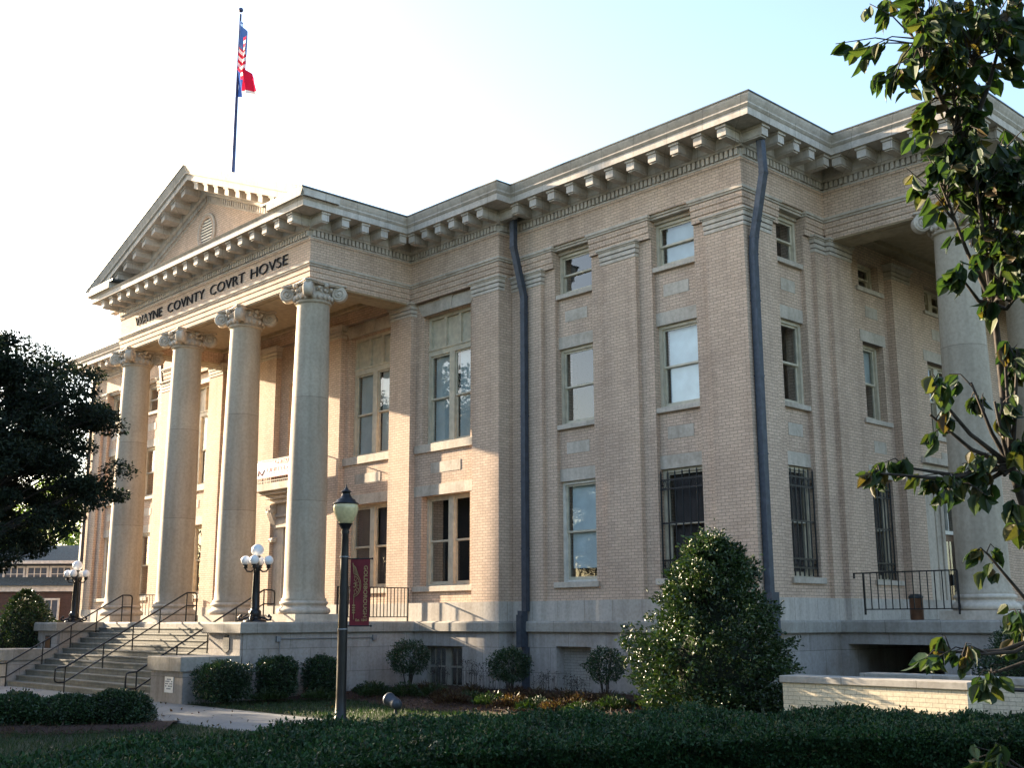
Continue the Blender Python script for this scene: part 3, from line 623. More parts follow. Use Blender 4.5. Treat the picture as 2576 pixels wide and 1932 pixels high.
# --- columns
shaft=[]; z0,z1=2.27,10.42
for i in range(25):
    t=i/24; r=.545-(.545-.452)*(max(0,(t-.2)/.8)**1.35); shaft.append((r,z0+(z1-z0)*t))
sh=[(.60,z0-.02),(.60,z0+.03),(.56,z0+.06)]+[(r,z) for r,z in shaft if z>z0+.08]+[(.452,10.43),(.50,10.44),(.515,10.475),(.50,10.51),(.46,10.52)]
cm=MB().lathe(sh,seg=48)
bmn=MB().box(-.72,.72,-.72,.72,1.69,1.90)
tor=[(.0,1.90)]+[(.64+.075*math.sin(a),1.98-.08*math.cos(a)) for a in np.linspace(0,math.pi,9)]+[(.635,2.07),(.60,2.10),(.605,2.13),(.62,2.14)]+[(.60+.05*math.sin(a),2.19-.05*math.cos(a)) for a in np.linspace(0,math.pi,7)]+[(.60,2.25)]
bmn.lathe(tor,seg=48)
cp=MB().lathe([(.455,10.50),(.47,10.52),(.56,10.66),(.50,10.68),(.50,10.92)],seg=32)
for q in range(20):
    a=2*math.pi*q/20; cp.ball((.535*math.cos(a),.535*math.sin(a),10.60),.055,8,1.4)
# abacus with concave sides and cut corners
def aba(s,z0_,z1_):
    pts=[]
    for q in range(4):
        a0=q*math.pi/2
        loc=[(s,-s*.86),(s*.93,-s*.55),(s*.88,-s*.25),(s*.865,0),(s*.88,s*.25),(s*.93,s*.55),(s,s*.86)]
        pts+=[(x*math.cos(a0)-y*math.sin(a0),x*math.sin(a0)+y*math.cos(a0)) for x,y in loc]
    cp.prism(pts,z0_,z1_)
aba(.66,10.93,10.965); aba(.70,10.965,11.0)
for q in range(4):
    a=math.pi/4+q*math.pi/2; ra=Vector((math.cos(a),math.sin(a),0)); ta=Vector((-math.sin(a),math.cos(a),0)); c=ra*.735+Vector((0,0,10.745))
    cp.lathe([(0,-.10),(.19,-.11),(.215,-.10),(.195,-.02),(.195,.02),(.215,.10),(.19,.11),(0,.10)],c,24,True,axis=ta)
    for sg in (-1,1):
        sp=[c+ta*sg*.112+ra*(.195*(1-t/15.5)*math.cos(math.pi/2+t))+Vector((0,0,.195*(1-t/15.5)*math.sin(math.pi/2+t))) for t in np.linspace(0,12.5,54)]
        cp.tube(sp,.026,6); cp.ball(c+ta*sg*.11,.045,8)
    cp.hexa([ra*.38+ta*.07+Vector((0,0,10.74)),ra*.38-ta*.07+Vector((0,0,10.74)),ra*.78-ta*.09+Vector((0,0,10.85)),ra*.78+ta*.09+Vector((0,0,10.85)),ra*.38+ta*.07+Vector((0,0,10.93)),ra*.38-ta*.07+Vector((0,0,10.93)),ra*.86-ta*.09+Vector((0,0,10.93)),ra*.86+ta*.09+Vector((0,0,10.93))])
    b_=q*math.pi/2; rb=Vector((math.cos(b_),math.sin(b_),0)); tb=Vector((-math.sin(b_),math.cos(b_),0))
    for sg in (-1,1):
        cp.tube([rb*.50+tb*sg*(.06+.03*i)+Vector((0,0,10.74+.03*i-.004*i*i)) for i in range(7)],.03,6)
        cp.ball(rb*.56+tb*sg*.2+Vector((0,0,10.83)),.05,8)
    cp.ball(rb*.62+Vector((0,0,10.90)),.07,10); cp.ball(rb*.56+Vector((0,0,10.78)),.05,8)
def mesh_of(mb,name,mat):
    me=bpy.data.meshes.new(name); me.from_pydata([tuple(v) for v in mb.v],[],mb.f); me.polygons.foreach_set('use_smooth',mb.s)
    bm=bmesh.new(); bm.from_mesh(me); bmesh.ops.recalc_face_normals(bm,faces=bm.faces); bm.to_mesh(me); bm.free(); me.materials.append(mat); return me
ms,mb_,mc=mesh_of(cm,'column',M['col']),mesh_of(bmn,'column_base',M['stone']),mesh_of(cp,'capital',M['stone'])
for (x,y) in [(XP-.47-i*3.68,YP+.47) for i in range(4)]+[(XQ-.47,3.92+i*3.68) for i in range(4)]:
    o=bpy.data.objects.new('column',ms); COL.objects.link(o); o.parent=H; o.location=Vector((x,y,0))-ORG['courthouse']
    for nm,me in (('column_base',mb_),('capital',mc)):
        q=bpy.data.objects.new(nm,me); COL.objects.link(q); q.parent=o
# --- downpipes
def pipe(pts,w=.085,dp=.07,ax='x'):
    mb=MB(); P_=[Vector(p) for p in pts]; n=len(P_); vs=[]; W_=Vector((1,0,0)) if ax=='x' else Vector((0,1,0))
    def ring(p,d,k=1.0):
        wx=(W_-d*W_.dot(d)).normalized(); wy=d.cross(wx); return [p-wx*w*k-wy*dp*k,p+wx*w*k-wy*dp*k,p+wx*w*k+wy*dp*k,p-wx*w*k+wy*dp*k]
    for i,p in enumerate(P_):
        d=(P_[min(i+1,n-1)]-P_[max(i-1,0)]).normalized() if 0<i<n-1 else (P_[1]-P_[0] if i==0 else P_[-1]-P_[-2]).normalized()
        if 0<i<n-1: d=((P_[i+1]-p).normalized()+(p-P_[i-1]).normalized()).normalized()
        vs+=ring(p,d)
    mb.add(vs,[(i*4+k,i*4+(k+1)%4,(i+1)*4+(k+1)%4,(i+1)*4+k) for i in range(n-1) for k in range(4)]+[(0,3,2,1),(n*4-4,n*4-3,n*4-2,n*4-1)])
    for p,q in zip(P_[:-1],P_[1:]):
        d=(q-p).normalized()
        for t in ([.0] if (q-p).length<1 else [0.0]+list(np.arange(1.1,(q-p).length-.3,1.75))):
            c=p+d*t; mb.hexa(ring(c-d*.02,d,1.12)+ring(c+d*.02,d,1.12))
    return mb
pipe([(.5,.10,12.55),(.5,.16,11.75),(.14,.20,10.30),(.10,.20,9.9),(.10,.20,2.3)],ax='y').box(.02,.24,.06,.34,1.2,2.3).build('downpipe',M['lead'],H,recalc=True)
for f in (lambda x:x,mu):
    mb=pipe([(f(-7.27),-.36,12.6),(f(-7.27),-.36,11.75),(f(-7.13),-.11,10.35),(f(-7.13),-.11,9.9),(f(-7.13),-.11,1.95)],w=.08)
    for (z0_,z1_,y0_) in ((1.86,1.96,-.28),(1.05,1.86,-.33)): mb.box(f(-7.17)-.085,f(-7.17)+.085,y0_,-.08,z0_,z1_)
    mb.box(f(-7.12)-.075,f(-7.12)+.075,-.2,-.06,-.1,1.05); mb.build('downpipe',M['lead'],H,recalc=True)
pipe([(-35.0,-.12,12.5),(-35.0,-.12,2.0)],w=.09).build('downpipe',M['lead'],H,recalc=True)
# --- letters on the frieze
def text(body,size,mat,name,parent,M4,ext=.012,sx=1.0,spc=1.0,align='LEFT',bold=0.0):
    cu=bpy.data.curves.new(name,'FONT'); cu.body=body; cu.size=size; cu.extrude=ext; cu.space_character=spc; cu.align_x=align; cu.offset=bold
    t=bpy.data.objects.new('tmp',cu); COL.objects.link(t); dg=bpy.context.evaluated_depsgraph_get(); me=bpy.data.meshes.new_from_object(t.evaluated_get(dg)); bpy.data.objects.remove(t)
    me.transform(Matrix.Diagonal((sx,1,1,1))); return me
def place_text(body,size,mat,name,parent,origin,ux,uy,width=None,**k):
    me=text(body,size,mat,name,parent,None,**k); xs=[v.co.x for v in me.vertices]; w=max(xs)-min(xs); s=(width/w) if width else 1.0
    ux=Vector(ux);uy=Vector(uy);uz=ux.cross(uy)
    org=ORG[parent.name]
    for v in me.vertices:
        p=Vector(origin)+ux*((v.co.x-min(xs))*s)+uy*v.co.y+uz*v.co.z; v.co=p-org
    me.materials.clear(); me.materials.append(mat); me.update(); o=bpy.data.objects.new(name,me); COL.objects.link(o); o.parent=parent; ORG[o.name]=org; return o
for body,x0,x1 in (('WAYNE',-22.38,-20.42),('COVNTY',-20.0,-17.56),('COVRT',-17.18,-15.10),('HOVSE',-14.74,-12.72)):
    place_text(body,.46,M['letter'],'sign_lettering',H,(x0,YP-.02,11.73),(1,0,0),(0,0,1),width=x1-x0,ext=.02,bold=-.006)
# ------------------------------------------------------------------ flagpole and flags
F=empty('flagpole',(XC-.15,-3.2,15.9),'tall thin blue flagpole rising from the pediment ridge','flagpole')
fx,fy=XC-.15,-3.2
MB().lathe([(.065,15.9),(.06,17),(.035,22.0),(.0,22.02)],(fx,fy,0),12).build('pole',M['pole'],F); MB().lathe([(.14,15.85),(.14,16.05),(.08,16.12)],(fx,fy,0),12).build('mount',M['gmet'],F); MB().ball((fx,fy,22.16),.085,14).build('ball_finial',M['pole'],F)
MB().tube([(fx+.07,fy-.02,17.0),(fx+.06,fy-.02,19.5),(fx+.05,fy-.02,22)],.008,5).build('halyard',M['black'],F)
def m_flag(name,kind):
    m,nt,out=newmat(name); tc=N(nt,'ShaderNodeUVMap'); s=N(nt,'ShaderNodeSeparateXYZ'); L(nt,tc,0,s,0)
    def gt(o,v,t='GREATER_THAN'):
        n=N(nt,'ShaderNodeMath',operation=t); L(nt,s,o,n,0); n.inputs[1].default_value=v; return n
    if kind=='us':
        mm=N(nt,'ShaderNodeMath',operation='MULTIPLY'); L(nt,s,1,mm,0); mm.inputs[1].default_value=6.5
        fr_=N(nt,'ShaderNodeMath',operation='FRACT'); L(nt,mm,0,fr_,0); g=N(nt,'ShaderNodeMath',operation='LESS_THAN'); L(nt,fr_,0,g,0); g.inputs[1].default_value=.5
        st_=mixc(nt,g,(.80,.78,.76),(.55,.03,.06)); a=gt(0,.8,'LESS_THAN'); b=gt(1,.5); c=N(nt,'ShaderNodeMath',operation='MULTIPLY'); L(nt,a,0,c,0); L(nt,b,0,c,1)
        x=mixc(nt,c,(1,1,1),(.12,.20,.42)); nt.links.new(st_.outputs[2],x.inputs[6])
    else:
        b=gt(1,.16); st_=mixc(nt,b,(.80,.78,.76),(.62,.02,.06)); a=gt(0,.22,'LESS_THAN'); x=mixc(nt,a,(1,1,1),(.10,.18,.50)); nt.links.new(st_.outputs[2],x.inputs[6])
    d=N(nt,'ShaderNodeBsdfDiffuse'); t=N(nt,'ShaderNodeBsdfTranslucent'); L(nt,x,2,d,0); L(nt,x,2,t,0); sh_=N(nt,'ShaderNodeMixShader'); sh_.inputs[0].default_value=.5; L(nt,d,0,sh_,1); L(nt,t,0,sh_,2); L(nt,sh_,0,out,0); return m
def flag(name,mat,ztop,h,wid,droop,label,kick=0):
    me=bpy.data.meshes.new(name); nu,nv=28,16; vs=[];uv=[]
    for j in range(nv+1):
        for i in range(nu+1):
            u=i/nu; v=j/nv; x=wid*u*(.62+.38*v if not kick else .9)+.05; z=-h*(1-v)-droop*u**1.1; y=.13*math.sin(u*9+v*2)*u**.6+.05*math.sin(u*17+v*5)
            if kick: x=wid*u**.9; z=-h*(1-v)*(1-.62*u)-droop*u
            vs.append((x,y-.2*u,z)); uv.append((u,v))
    fs=[(j*(nu+1)+i,j*(nu+1)+i+1,(j+1)*(nu+1)+i+1,(j+1)*(nu+1)+i) for j in range(nv) for i in range(nu)]
    me.from_pydata(vs,[],fs); l=me.uv_layers.new(name='UVMap')
    for p in me.polygons:
        p.use_smooth=True
        for li,vi in zip(p.loop_indices,p.vertices): l.data[li].uv=uv[vi]
    me.materials.append(mat); o=bpy.data.objects.new(name,me); COL.objects.link(o); o.location=(fx+.02,fy,ztop); return tag(o,label,'flag')
flag('flag',m_flag('striped_flag','us'),21.72,1.35,.80,1.05,'blue canton and red striped flag hanging limp at the top of the pole')
flag('flag',m_flag('red_white_blue_flag','nc'),20.15,1.2,1.55,1.22,'red, white and blue state flag blowing below the striped flag',kick=1)
# ------------------------------------------------------------------ handrails of the front steps
def handrail(x,label):
    a=empty('handrail',(x,-7.6,-.2),label,'handrail','black pipe handrails on the front steps'); r=.024
    y0,z0_,y1_,z1_=-7.65,.50,-4.12,2.56
    f=lambda y,o=0:z0_+(y-y0)/(y1_-y0)*(z1_-z0_)+o
    pts=[(x,y1_+.33,1.70),(x,y1_+.33,z1_-.09),(x,y1_+.31,z1_-.03),(x,y1_+.24,z1_),(x,y1_,z1_),(x,y0,z0_),(x,y0-.2,z0_-.01),(x,y0-.27,z0_-.05),(x,y0-.28,z0_-.12),(x,y0-.28,z0_-.32),(x,y0-.26,z0_-.38),(x,y0-.2,z0_-.41),(x,y0,z0_-.41)]
    MB().tube(pts,r,8).build('top_rail',M['black'],a)
    MB().tube([(x,y0,z0_-.41),(x,y1_,z1_-.38),(x,y1_+.33,z1_-.38)],r*.85,8).build('lower_rail',M['black'],a)
    for y,zb in ((y0,-.2),(-6.6,.1),(-5.75,.7),(-4.95,1.2),(y1_,1.69)):
        MB().tube([(x,y,zb),(x,y,f(y))],r*.85,8).build('post',M['black'],a)
handrail(-13.25,'black pipe handrail on the front steps nearest the street lamp'); handrail(-17.6,'black pipe handrail running down the middle of the front steps'); handrail(-21.95,'black pipe handrail on the far left side of the front steps')
railing('porch_railing',((-11.38,-3.0),(-11.38,-.62)),1.70,2.62,'black picket railing at the right end of the front porch','black picket porch railings')
railing('porch_railing',((-23.82,-3.0),(-23.82,-.62)),1.70,2.62,'black picket railing at the far left end of the front porch','black picket porch railings')
railing('porch_railing',((.62,3.2),(2.85,3.2)),1.82,2.76,'black picket railing along the side porch above the basement passage','black picket porch railings',gap=.16,curl=True)
# trash can
T=empty('trash_can',(1.58,3.75,1.70),'small brown cylindrical trash can behind the side porch railing','trash can')
MB().lathe([(.14,1.70),(.15,1.74),(.15,2.16),(.155,2.18)],(1.58,3.75,0),20).build('bin_body',M['wood'],T); MB().lathe([(.16,2.18),(.165,2.22),(.12,2.27),(.0,2.28)],(1.58,3.75,0),20).build('lid',M['bronze'],T)
# ------------------------------------------------------------------ globe lamps
def globelamp(x,y,label):
    z=1.70; a=empty('globe_lamp',(x,y,z),label,'lamp','five globe lamps on the stair walls')
    mb=MB().lathe([(.30,z),(.30,z+.04),(.17,z+.07),(.13,z+.13),(.16,z+.17),(.16,z+.27),(.12,z+.31),(.105,z+.34),(.075,z+1.28),(.095,z+1.31),(.075,z+1.35),(.12,z+1.40),(.06,z+1.46),(.05,z+1.62),(.09,z+1.66),(.08,z+1.69)],(x,y,0),16)
    for q in range(8):
        t=q*math.pi/4; mb.tube([(x+.105*math.cos(t),y+.105*math.sin(t),z+.34),(x+.078*math.cos(t),y+.078*math.sin(t),z+1.27)],.012,5)
    mb.build('lamp_post',M['black'],a)
    for q in range(4):
        t=math.pi/4+q*math.pi/2; c,s=math.cos(t),math.sin(t)
        MB().tube([(x+.12*c,y+.12*s,z+.12),(x+.25*c,y+.25*s,z+.10),(x+.33*c,y+.33*s,z+.05),(x+.40*c,y+.40*s,z+.05),(x+.42*c,y+.42*s,z+.12),(x+.37*c,y+.37*s,z+.15)],.03,7).ball((x+.36*c,y+.36*s,z+.16),.04,8).build('scroll_foot',M['black'],a)
        pts=[(x+.05*c,y+.05*s,z+1.36),(x+.15*c,y+.15*s,z+1.28),(x+.25*c,y+.25*s,z+1.29),(x+.30*c,y+.30*s,z+1.36)]
        A=MB().tube(pts,.022,7).lathe([(.03,z+1.36),(.07,z+1.39),(.045,z+1.42),(.075,z+1.46)],(x+.30*c,y+.30*s,0),12).build('lamp_arm',M['black'],a)
        MB().ball((x+.30*c,y+.30*s,z+1.57),.125,20).build('globe',M['globe'],A)
    MB().ball((x,y,z+1.83),.165,24).build('globe',M['globe'],a)
globelamp(-11.95,-5.15,'black five globe lamp on the right stair wall, in front of the columns'); globelamp(-23.25,-5.15,'black five globe lamp on the far left stair wall beside the shrub')
# ------------------------------------------------------------------ street lamp with banner
lx,ly=-4.464,-7.659; z=-.2
S=empty('street_lamp',(lx,ly,z),'tall black lamp post with acorn globe carrying a maroon banner','street lamp')
sl=MB().lathe([(.15,z),(.15,z+.06),(.11,z+.12),(.098,z+.5),(.094,z+1.85),(.078,z+3.2),(.070,z+3.62),(.085,z+3.66),(.07,z+3.70),(.12,z+3.79),(.15,z+3.83)],(lx,ly,0),20); sl.build('lamp_post',M['black'],S)
MB().lathe([(.12,z+3.83),(.17,z+3.90),(.235,z+4.05),(.25,z+4.15),(.235,z+4.21)],(lx,ly,0),28).build('lamp_globe',M['amber'],S)
MB().lathe([(.25,z+4.21),(.26,z+4.23),(.20,z+4.26),(.19,z+4.30),(.13,z+4.33),(.09,z+4.40),(.075,z+4.45),(.11,z+4.455),(.105,z+4.47),(.05,z+4.50),(.035,z+4.525),(.015,z+4.56),(.0,z+4.64)],(lx,ly,0),24).build('lamp_cap',M['black'],S)
for zz in (z+3.17,z+1.77): MB().lathe([(.099,zz-.012),(.103,zz),(.099,zz+.012)],(lx,ly,0),16).build('strap',M['gmet'],S)
bx=Vector((.77,.64,0)).normalized(); bp0=Vector((lx,ly,0))
bx=Vector((.80,.60,0)).normalized()
for zz in (2.93,1.63): MB().tube([bp0+Vector((0,0,zz)),bp0+bx*.56+Vector((0,0,zz))],.014,6).ball(bp0+bx*.57+Vector((0,0,zz)),.022,8).build('banner_arm',M['black'],S)
# cloth banner
B=empty('street_banner',tuple(bp0+bx*.13+Vector((0,0,1.62))),'maroon town banner with gold lettering hung on the street lamp','banner')
nu,nv=10,20; vs=[];bn=Vector((bx.y,-bx.x,0))
for k_,off in enumerate((0,.004)):
    for j in range(nv+1):
        for i in range(nu+1):
            u,v=i/nu,j/nv; vs.append(bp0+bx*(.13+.40*u)+Vector((0,0,1.62+1.32*v))+bn*(off+.015*math.sin(v*5+u*3)*math.sin(math.pi*v)))
def cloth_off(u,v): return .015*math.sin(v*5+u*3)*math.sin(math.pi*v)
q=(nu+1)*(nv+1); fs=[]
for k_ in (0,1):
    for j in range(nv):
        for i in range(nu):
            f=(k_*q+j*(nu+1)+i,k_*q+j*(nu+1)+i+1,k_*q+(j+1)*(nu+1)+i+1,k_*q+(j+1)*(nu+1)+i); fs.append(f if k_ else f[::-1])
bm1=MB(); bm1.add(vs,fs,True); bm1.build('cloth',M['maroon'],B)
ex=-bn
face=bn*.024
def bpt(u,v): return bp0+bx*(.13+.40*u)+Vector((0,0,1.62+1.32*v))+face
# vertical lettering reads downwards: text x -> down, text y -> +bx
place_text('GOLDSBOROUGH',.105,M['gold'],'banner_lettering',B,bpt(.71,.89),(0,0,-1),tuple(bx),width=1.00,ext=.001,bold=.002)
place_text('Est. 1847',.07,M['gold'],'banner_lettering',B,bpt(.33,.075),tuple(bx),(0,0,1),width=.24,ext=.001,bold=.001)
em=MB()
def arc(cu,cv,ru,rv,t0,t1,w,n=24): em.tube([bpt(cu+ru*math.cos(t),cv+rv*math.sin(t)) for t in np.linspace(t0,t1,n)],w,4)
arc(.20,.60,.36,.165,-math.pi/2,math.pi/2,.006); arc(.20,.60,.30,.135,-math.pi/2,math.pi/2,.006); arc(.20,.60,.16,.075,-math.pi/2,math.pi/2,.005)
for t in np.linspace(-1.4,1.4,7): em.tube([bpt(.20+.16*math.cos(t),.60+.075*math.sin(t)),bpt(.20+.30*math.cos(t),.60+.135*math.sin(t))],.005,4)
em.tube([bpt(.22,.10),bpt(.22,.46)],.006,4); em.tube([bpt(.20,.77),bpt(.13,.93)],.008,4)
for t in np.linspace(0,1,9): em.tube([bpt(.16+.1*t,.90-.14*t),bpt(.30+.16*t,.86-.13*t)],.005,4)
for v in (.20,.235,.27,.305): em.tube([bpt(.15,v),bpt(.29,v)],.014,4)
em.tube([bpt(.2,.62),bpt(.27,.64),bpt(.3,.60),bpt(.25,.57),bpt(.19,.58)],.012,4)
em.build('banner_emblem',M['gold'],B)
# balcony banner
BB=empty('balcony_banner',(-19.1,Y1-.55,6.3),'white and red vinyl banner tied to the balcony railing behind the columns','banner')
MB().box(-19.10,-16.2,Y1-.545,Y1-.535,6.36,6.90).build('vinyl_sheet',M['white'],BB)
MB().add([(-18.80,Y1-.55,6.90),(-16.2,Y1-.55,6.90),(-16.2,Y1-.55,6.60),(-17.6,Y1-.55,6.74)],[(0,3,2,1)]).box(-19.1,-16.2,Y1-.549,Y1-.546,6.345,6.37).build('red_band',M['red'],BB)
place_text('UNITED W',.17,M['white'],'banner_lettering',BB,(-17.95,Y1-.556,6.775),(1,0,0),(0,0,1),width=1.1,ext=.002)
place_text('UNITED W',.20,M['red'],'banner_lettering',BB,(-18.45,Y1-.550,6.53),(1,0,0),(0,0,1),width=1.75,ext=.002)
ln=MB()
for a_,b_ in (((-18.95,6.62),(-18.75,6.45)),((-18.95,6.62),(-18.98,6.45)),((-18.75,6.45),(-18.6,6.62))): ln.tube([(a_[0],Y1-.55,a_[1]),(b_[0],Y1-.55,b_[1])],.012,4)
for q in range(9): ln.tube([(-18.2+.16*q,Y1-.55,6.47),(-18.12+.16*q,Y1-.55,6.48)],.008,4)
ln.build('printed_lines',M['red'],BB)
# plaques and signs on the stair walls
PL=empty('bronze_plaque',(-11.85,-5.99,1.17),'dark bronze historic plaque with pointed ends on the right stair wall','plaque')
def plq(x,y,root):
    pts=[(a_*1.75,b_) for a_,b_ in [(-.085,-.15),(0,-.225),(.085,-.15),(.085,.14),(.05,.16),(.04,.21),(0,.225),(-.04,.21),(-.05,.16),(-.085,.14)]]
    v=[(x+a_,y,1.17+b_) for a_,b_ in pts]+[(x+a_,y-.025,1.17+b_) for a_,b_ in pts]; k=len(pts)
    MB().add(v,[tuple(range(k)),tuple(range(2*k-1,k-1,-1))]+[(i,k+i,k+(i+1)%k,(i+1)%k) for i in range(k)]).build('plate',M['bronze'],root,recalc=True)
    g=MB()
    for q,z_ in enumerate((1.27,1.20,1.13,1.06)): g.box(x-.09,x+.09,y-.028,y-.025,z_-.007,z_+.007)
    g.build('raised_lines',M['lead'],root)
plq(-11.85,-5.982,PL)
P2=empty('bronze_plaque',(-23.1,-5.99,1.0),'square dark plaque on the far left stair wall below its lamp','plaque')
MB().box(-23.35,-22.9,-6.0,-5.982,.82,1.28).build('plate',M['bronze'],P2); MB().box(-23.31,-22.94,-6.004,-6.0,.86,1.24).build('inner_face',M['wood'],P2)
SG=empty('small_sign',(-11.8,-7.52,.25),'small white notice sign on the low front stair wall','sign')
MB().box(-12.02,-11.60,-7.512,-7.502,.05,.42).build('plate',M['white'],SG)
sg=MB()
for q,z_ in enumerate((.36,.31,.255,.20,.14)):
    for w in range(5): 
        if (q+w)%4: sg.box(-11.98+.072*w,-11.925+.072*w,-7.514,-7.512,z_-.013,z_+.013)
sg.build('printed_lines',M['siding'],SG)
CN=empty('electrical_conduit',(-11.13,-3.4,1.28),'thin conduit linking two outlet boxes on the porch wall behind the bushes','conduit')
MB().tube([(-11.12,-4.9,1.28),(-11.12,-2.0,1.28)],.012,6).build('pipe_run',M['gmet'],CN); MB().tube([(-11.12,-4.9,1.28),(-11.12,-4.9,.2)],.012,6).build('pipe_run',M['gmet'],CN)
for y in (-4.95,-1.95): MB().box(-11.16,-11.08,y-.06,y+.06,1.21,1.35).build('outlet_box',M['gmet'],CN)
# ------------------------------------------------------------------ ground
g=MB(); 
g.add([(-300,-300,-.2),(300,-300,-.2),(300,300,-.2),(-300,300,-.2)],[(0,1,2,3)]); g.build('lawn',M['lawn'],kind='structure')
MB().box(-30,1.5,-9.9,-7.45,-.3,-.19).box(-22.4,-15.6,-30,-9.9,-.3,-.191).build('path',M['conc'],kind='structure')
MB().box(1.2,12,-3.75,-1.4,-.3,-.188).box(2.5,12,-1.4,-.2,-.3,-.186).build('side_path',M['conc'],kind='structure')
MB().box(-120,-34,-60,60,-.3,-.185).build('road',M['asph'],kind='structure')
def bed(name,poly,zin,label=None):
    nx=60; xs=[p[0] for p in poly]; 
    me=MB(); k=len(poly); cx=sum(p[0] for p in poly)/k; cy=sum(p[1] for p in poly)/k
    me.prism(poly,-.25,-.17); return me.build(name,M['mulch'],kind='structure')
bm2=MB()
xs=np.linspace(-11.0,1.2,50); ys=np.linspace(-.2,1,14)
def bedy(x): return -4.3-.45*math.sin(x*.8)-(1.9 if x<-9.8 else 0)*min(1,(-9.8-x)/.8 if x<-9.8 else 0)
vs=[];ed=np.linspace(0,1,14)
for x in xs:
    yb=.0
    for t in ed:
        y=yb+(bedy(x)-yb)*t; vs.append((x,y,-.19+.20*(1-t)**.7*min(1,4*(1-t))+.015*random.uniform(-1,1)*(1 if t<.97 else 0)))
bm2.add(vs,[(i*14+j,i*14+j+1,(i+1)*14+j+1,(i+1)*14+j) for i in range(49) for j in range(13)],True)
vs=[]; p0,p1=Vector((-10.5,-15.5)),Vector((-6.6,-9.95)); dd=(p1-p0); nn=Vector((dd.y,-dd.x)).normalized()
for i in range(20):
    for j in range(8): 
        p=p0+dd*(i/19)+nn*(-.5+2.3*j/7)*(1+.1*math.sin(i)); vs.append((p.x,p.y,-.19+.06*math.sin(math.pi*j/7)+.01*random.random()))
bm2.add(vs,[(i*8+j,i*8+j+1,(i+1)*8+j+1,(i+1)*8+j) for i in range(19) for j in range(7)],True)
bm2.build('mulch_bed',M['mulch'],kind='structure',recalc=True)
# pine straw fibres on the beds
def scatter_bed(n):
    x=rng.uniform(-11,1.1,n); t=rng.uniform(0,1,n); yb=np.array([bedy(a) for a in x]); y=yb*t; z=-.19+.2*(1-t)**.7*np.minimum(1,4*(1-t)); return np.stack([x,y,z+.01],1)
c=scatter_bed(9000); i_=rng.integers(0,20,4000)/19; 
c2=np.stack([p0.x+dd.x*rng.uniform(0,1,4000),p0.y+dd.y*rng.uniform(0,1,4000),np.full(4000,-.15)],1)+np.outer(rng.uniform(-.4,1.7,4000),[nn.x,nn.y,0])
v,t=leaves(np.concatenate([c,c2]),.12,direc=np.array([0,0,.25]),spread=1.0,width=.09,fold=.1); np_mesh('pine_straw',v,t,M['dry'],kind='stuff',label='reddish brown pine straw on the planting beds',cat='mulch')
# lawn blades in the part that is seen
def inlawn(x,y):
    return ~(((y>-9.95)&(y<-7.4)&(x<1.5)))&(y<np.array([bedy(a) for a in np.clip(x,-11,1)])+.05)
n=90000; x=rng.uniform(-14,6,n); y=rng.uniform(-19,-4,n); ok=inlawn(x,y)&~((x<-6)&(y>-16)&(np.abs((x-p0.x)*nn.x+(y-p0.y)*nn.y-.6)<1.1)); x,y=x[ok],y[ok]
v,t=leaves(np.stack([x,y,np.full(len(x),-.2)],1),.075,direc=np.array([0,0,1.0]),spread=.35,width=.16,fold=.1); np_mesh('grass',v,t,M['grass'],kind='stuff',label='short green lawn grass between path and hedge',cat='grass')
n=420; x=rng.uniform(-20,4,n); y=rng.uniform(-11,-4.4,n); v,t=leaves(np.stack([x,y,np.full(n,-.175)],1),.075,direc=np.array([0,0,.05]),spread=.3,width=.6,fold=.5); v[:,2]=np.maximum(v[:,2],-.186)
np_mesh('fallen_leaves',v,t,M['dry'],kind='stuff',label='dry brown fallen leaves on path and lawn',cat='leaves')
# ------------------------------------------------------------------ hedge in the foreground
far=[(14.5,-8.9),(9.4,-9.2),(8.4,-9.3),(7.2,-9.8),(6.3,-10.5),(5.5,-11.5),(5.0,-12.5),(4.8,-13.6),(4.75,-15.0),(5.0,-16.6),(5.6,-18.0),(6.2,-21)]
near=[(14.5,-10.4),(10.2,-10.6),(9.3,-11.1),(8.7,-11.7),(8.2,-12.5),(7.8,-13.3),(7.5,-14.2),(7.35,-15.0),(7.3,-15.9),(7.4,-17.0),(7.7,-18.3),(8.3,-21)]
HG=empty('hedge',(8,-12,-.2),'dense clipped dark green hedge curving across the foreground','hedge')
core=MB(); poly=far+near[::-1]; cx_,cy_=7.2,-13
k=len(far); vs=[];rings=[(.04,-.2),(.0,.15),(.02,.60),(.07,.68)]
for i in range(k):
    a_=Vector(far[i]);b_=Vector(near[i])
    for (f,z_) in rings: vs.append((*(a_.lerp(b_,f+.02)),z_))
    for (f,z_) in rings[::-1]: vs.append((*(b_.lerp(a_,f+.02)),z_))
m_=len(rings)*2
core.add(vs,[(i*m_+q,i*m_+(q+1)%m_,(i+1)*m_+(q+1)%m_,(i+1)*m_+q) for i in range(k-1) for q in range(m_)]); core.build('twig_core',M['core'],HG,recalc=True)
def hedge_pts(n,top):
    s=rng.uniform(0,k-1.001,n); 
    fa=np.array(far);ne=np.array(near); i=s.astype(int); f=(s-i)[:,None]; A=fa[i]*(1-f)+fa[i+1]*f; B_=ne[i]*(1-f)+ne[i+1]*f
    return A,B_
def hnoise(x,y): return .035*np.sin(x*3.1+np.sin(y*2.3)*2)+.03*np.sin(y*4.3+x*1.7)+.02*np.sin(x*9+y*7)
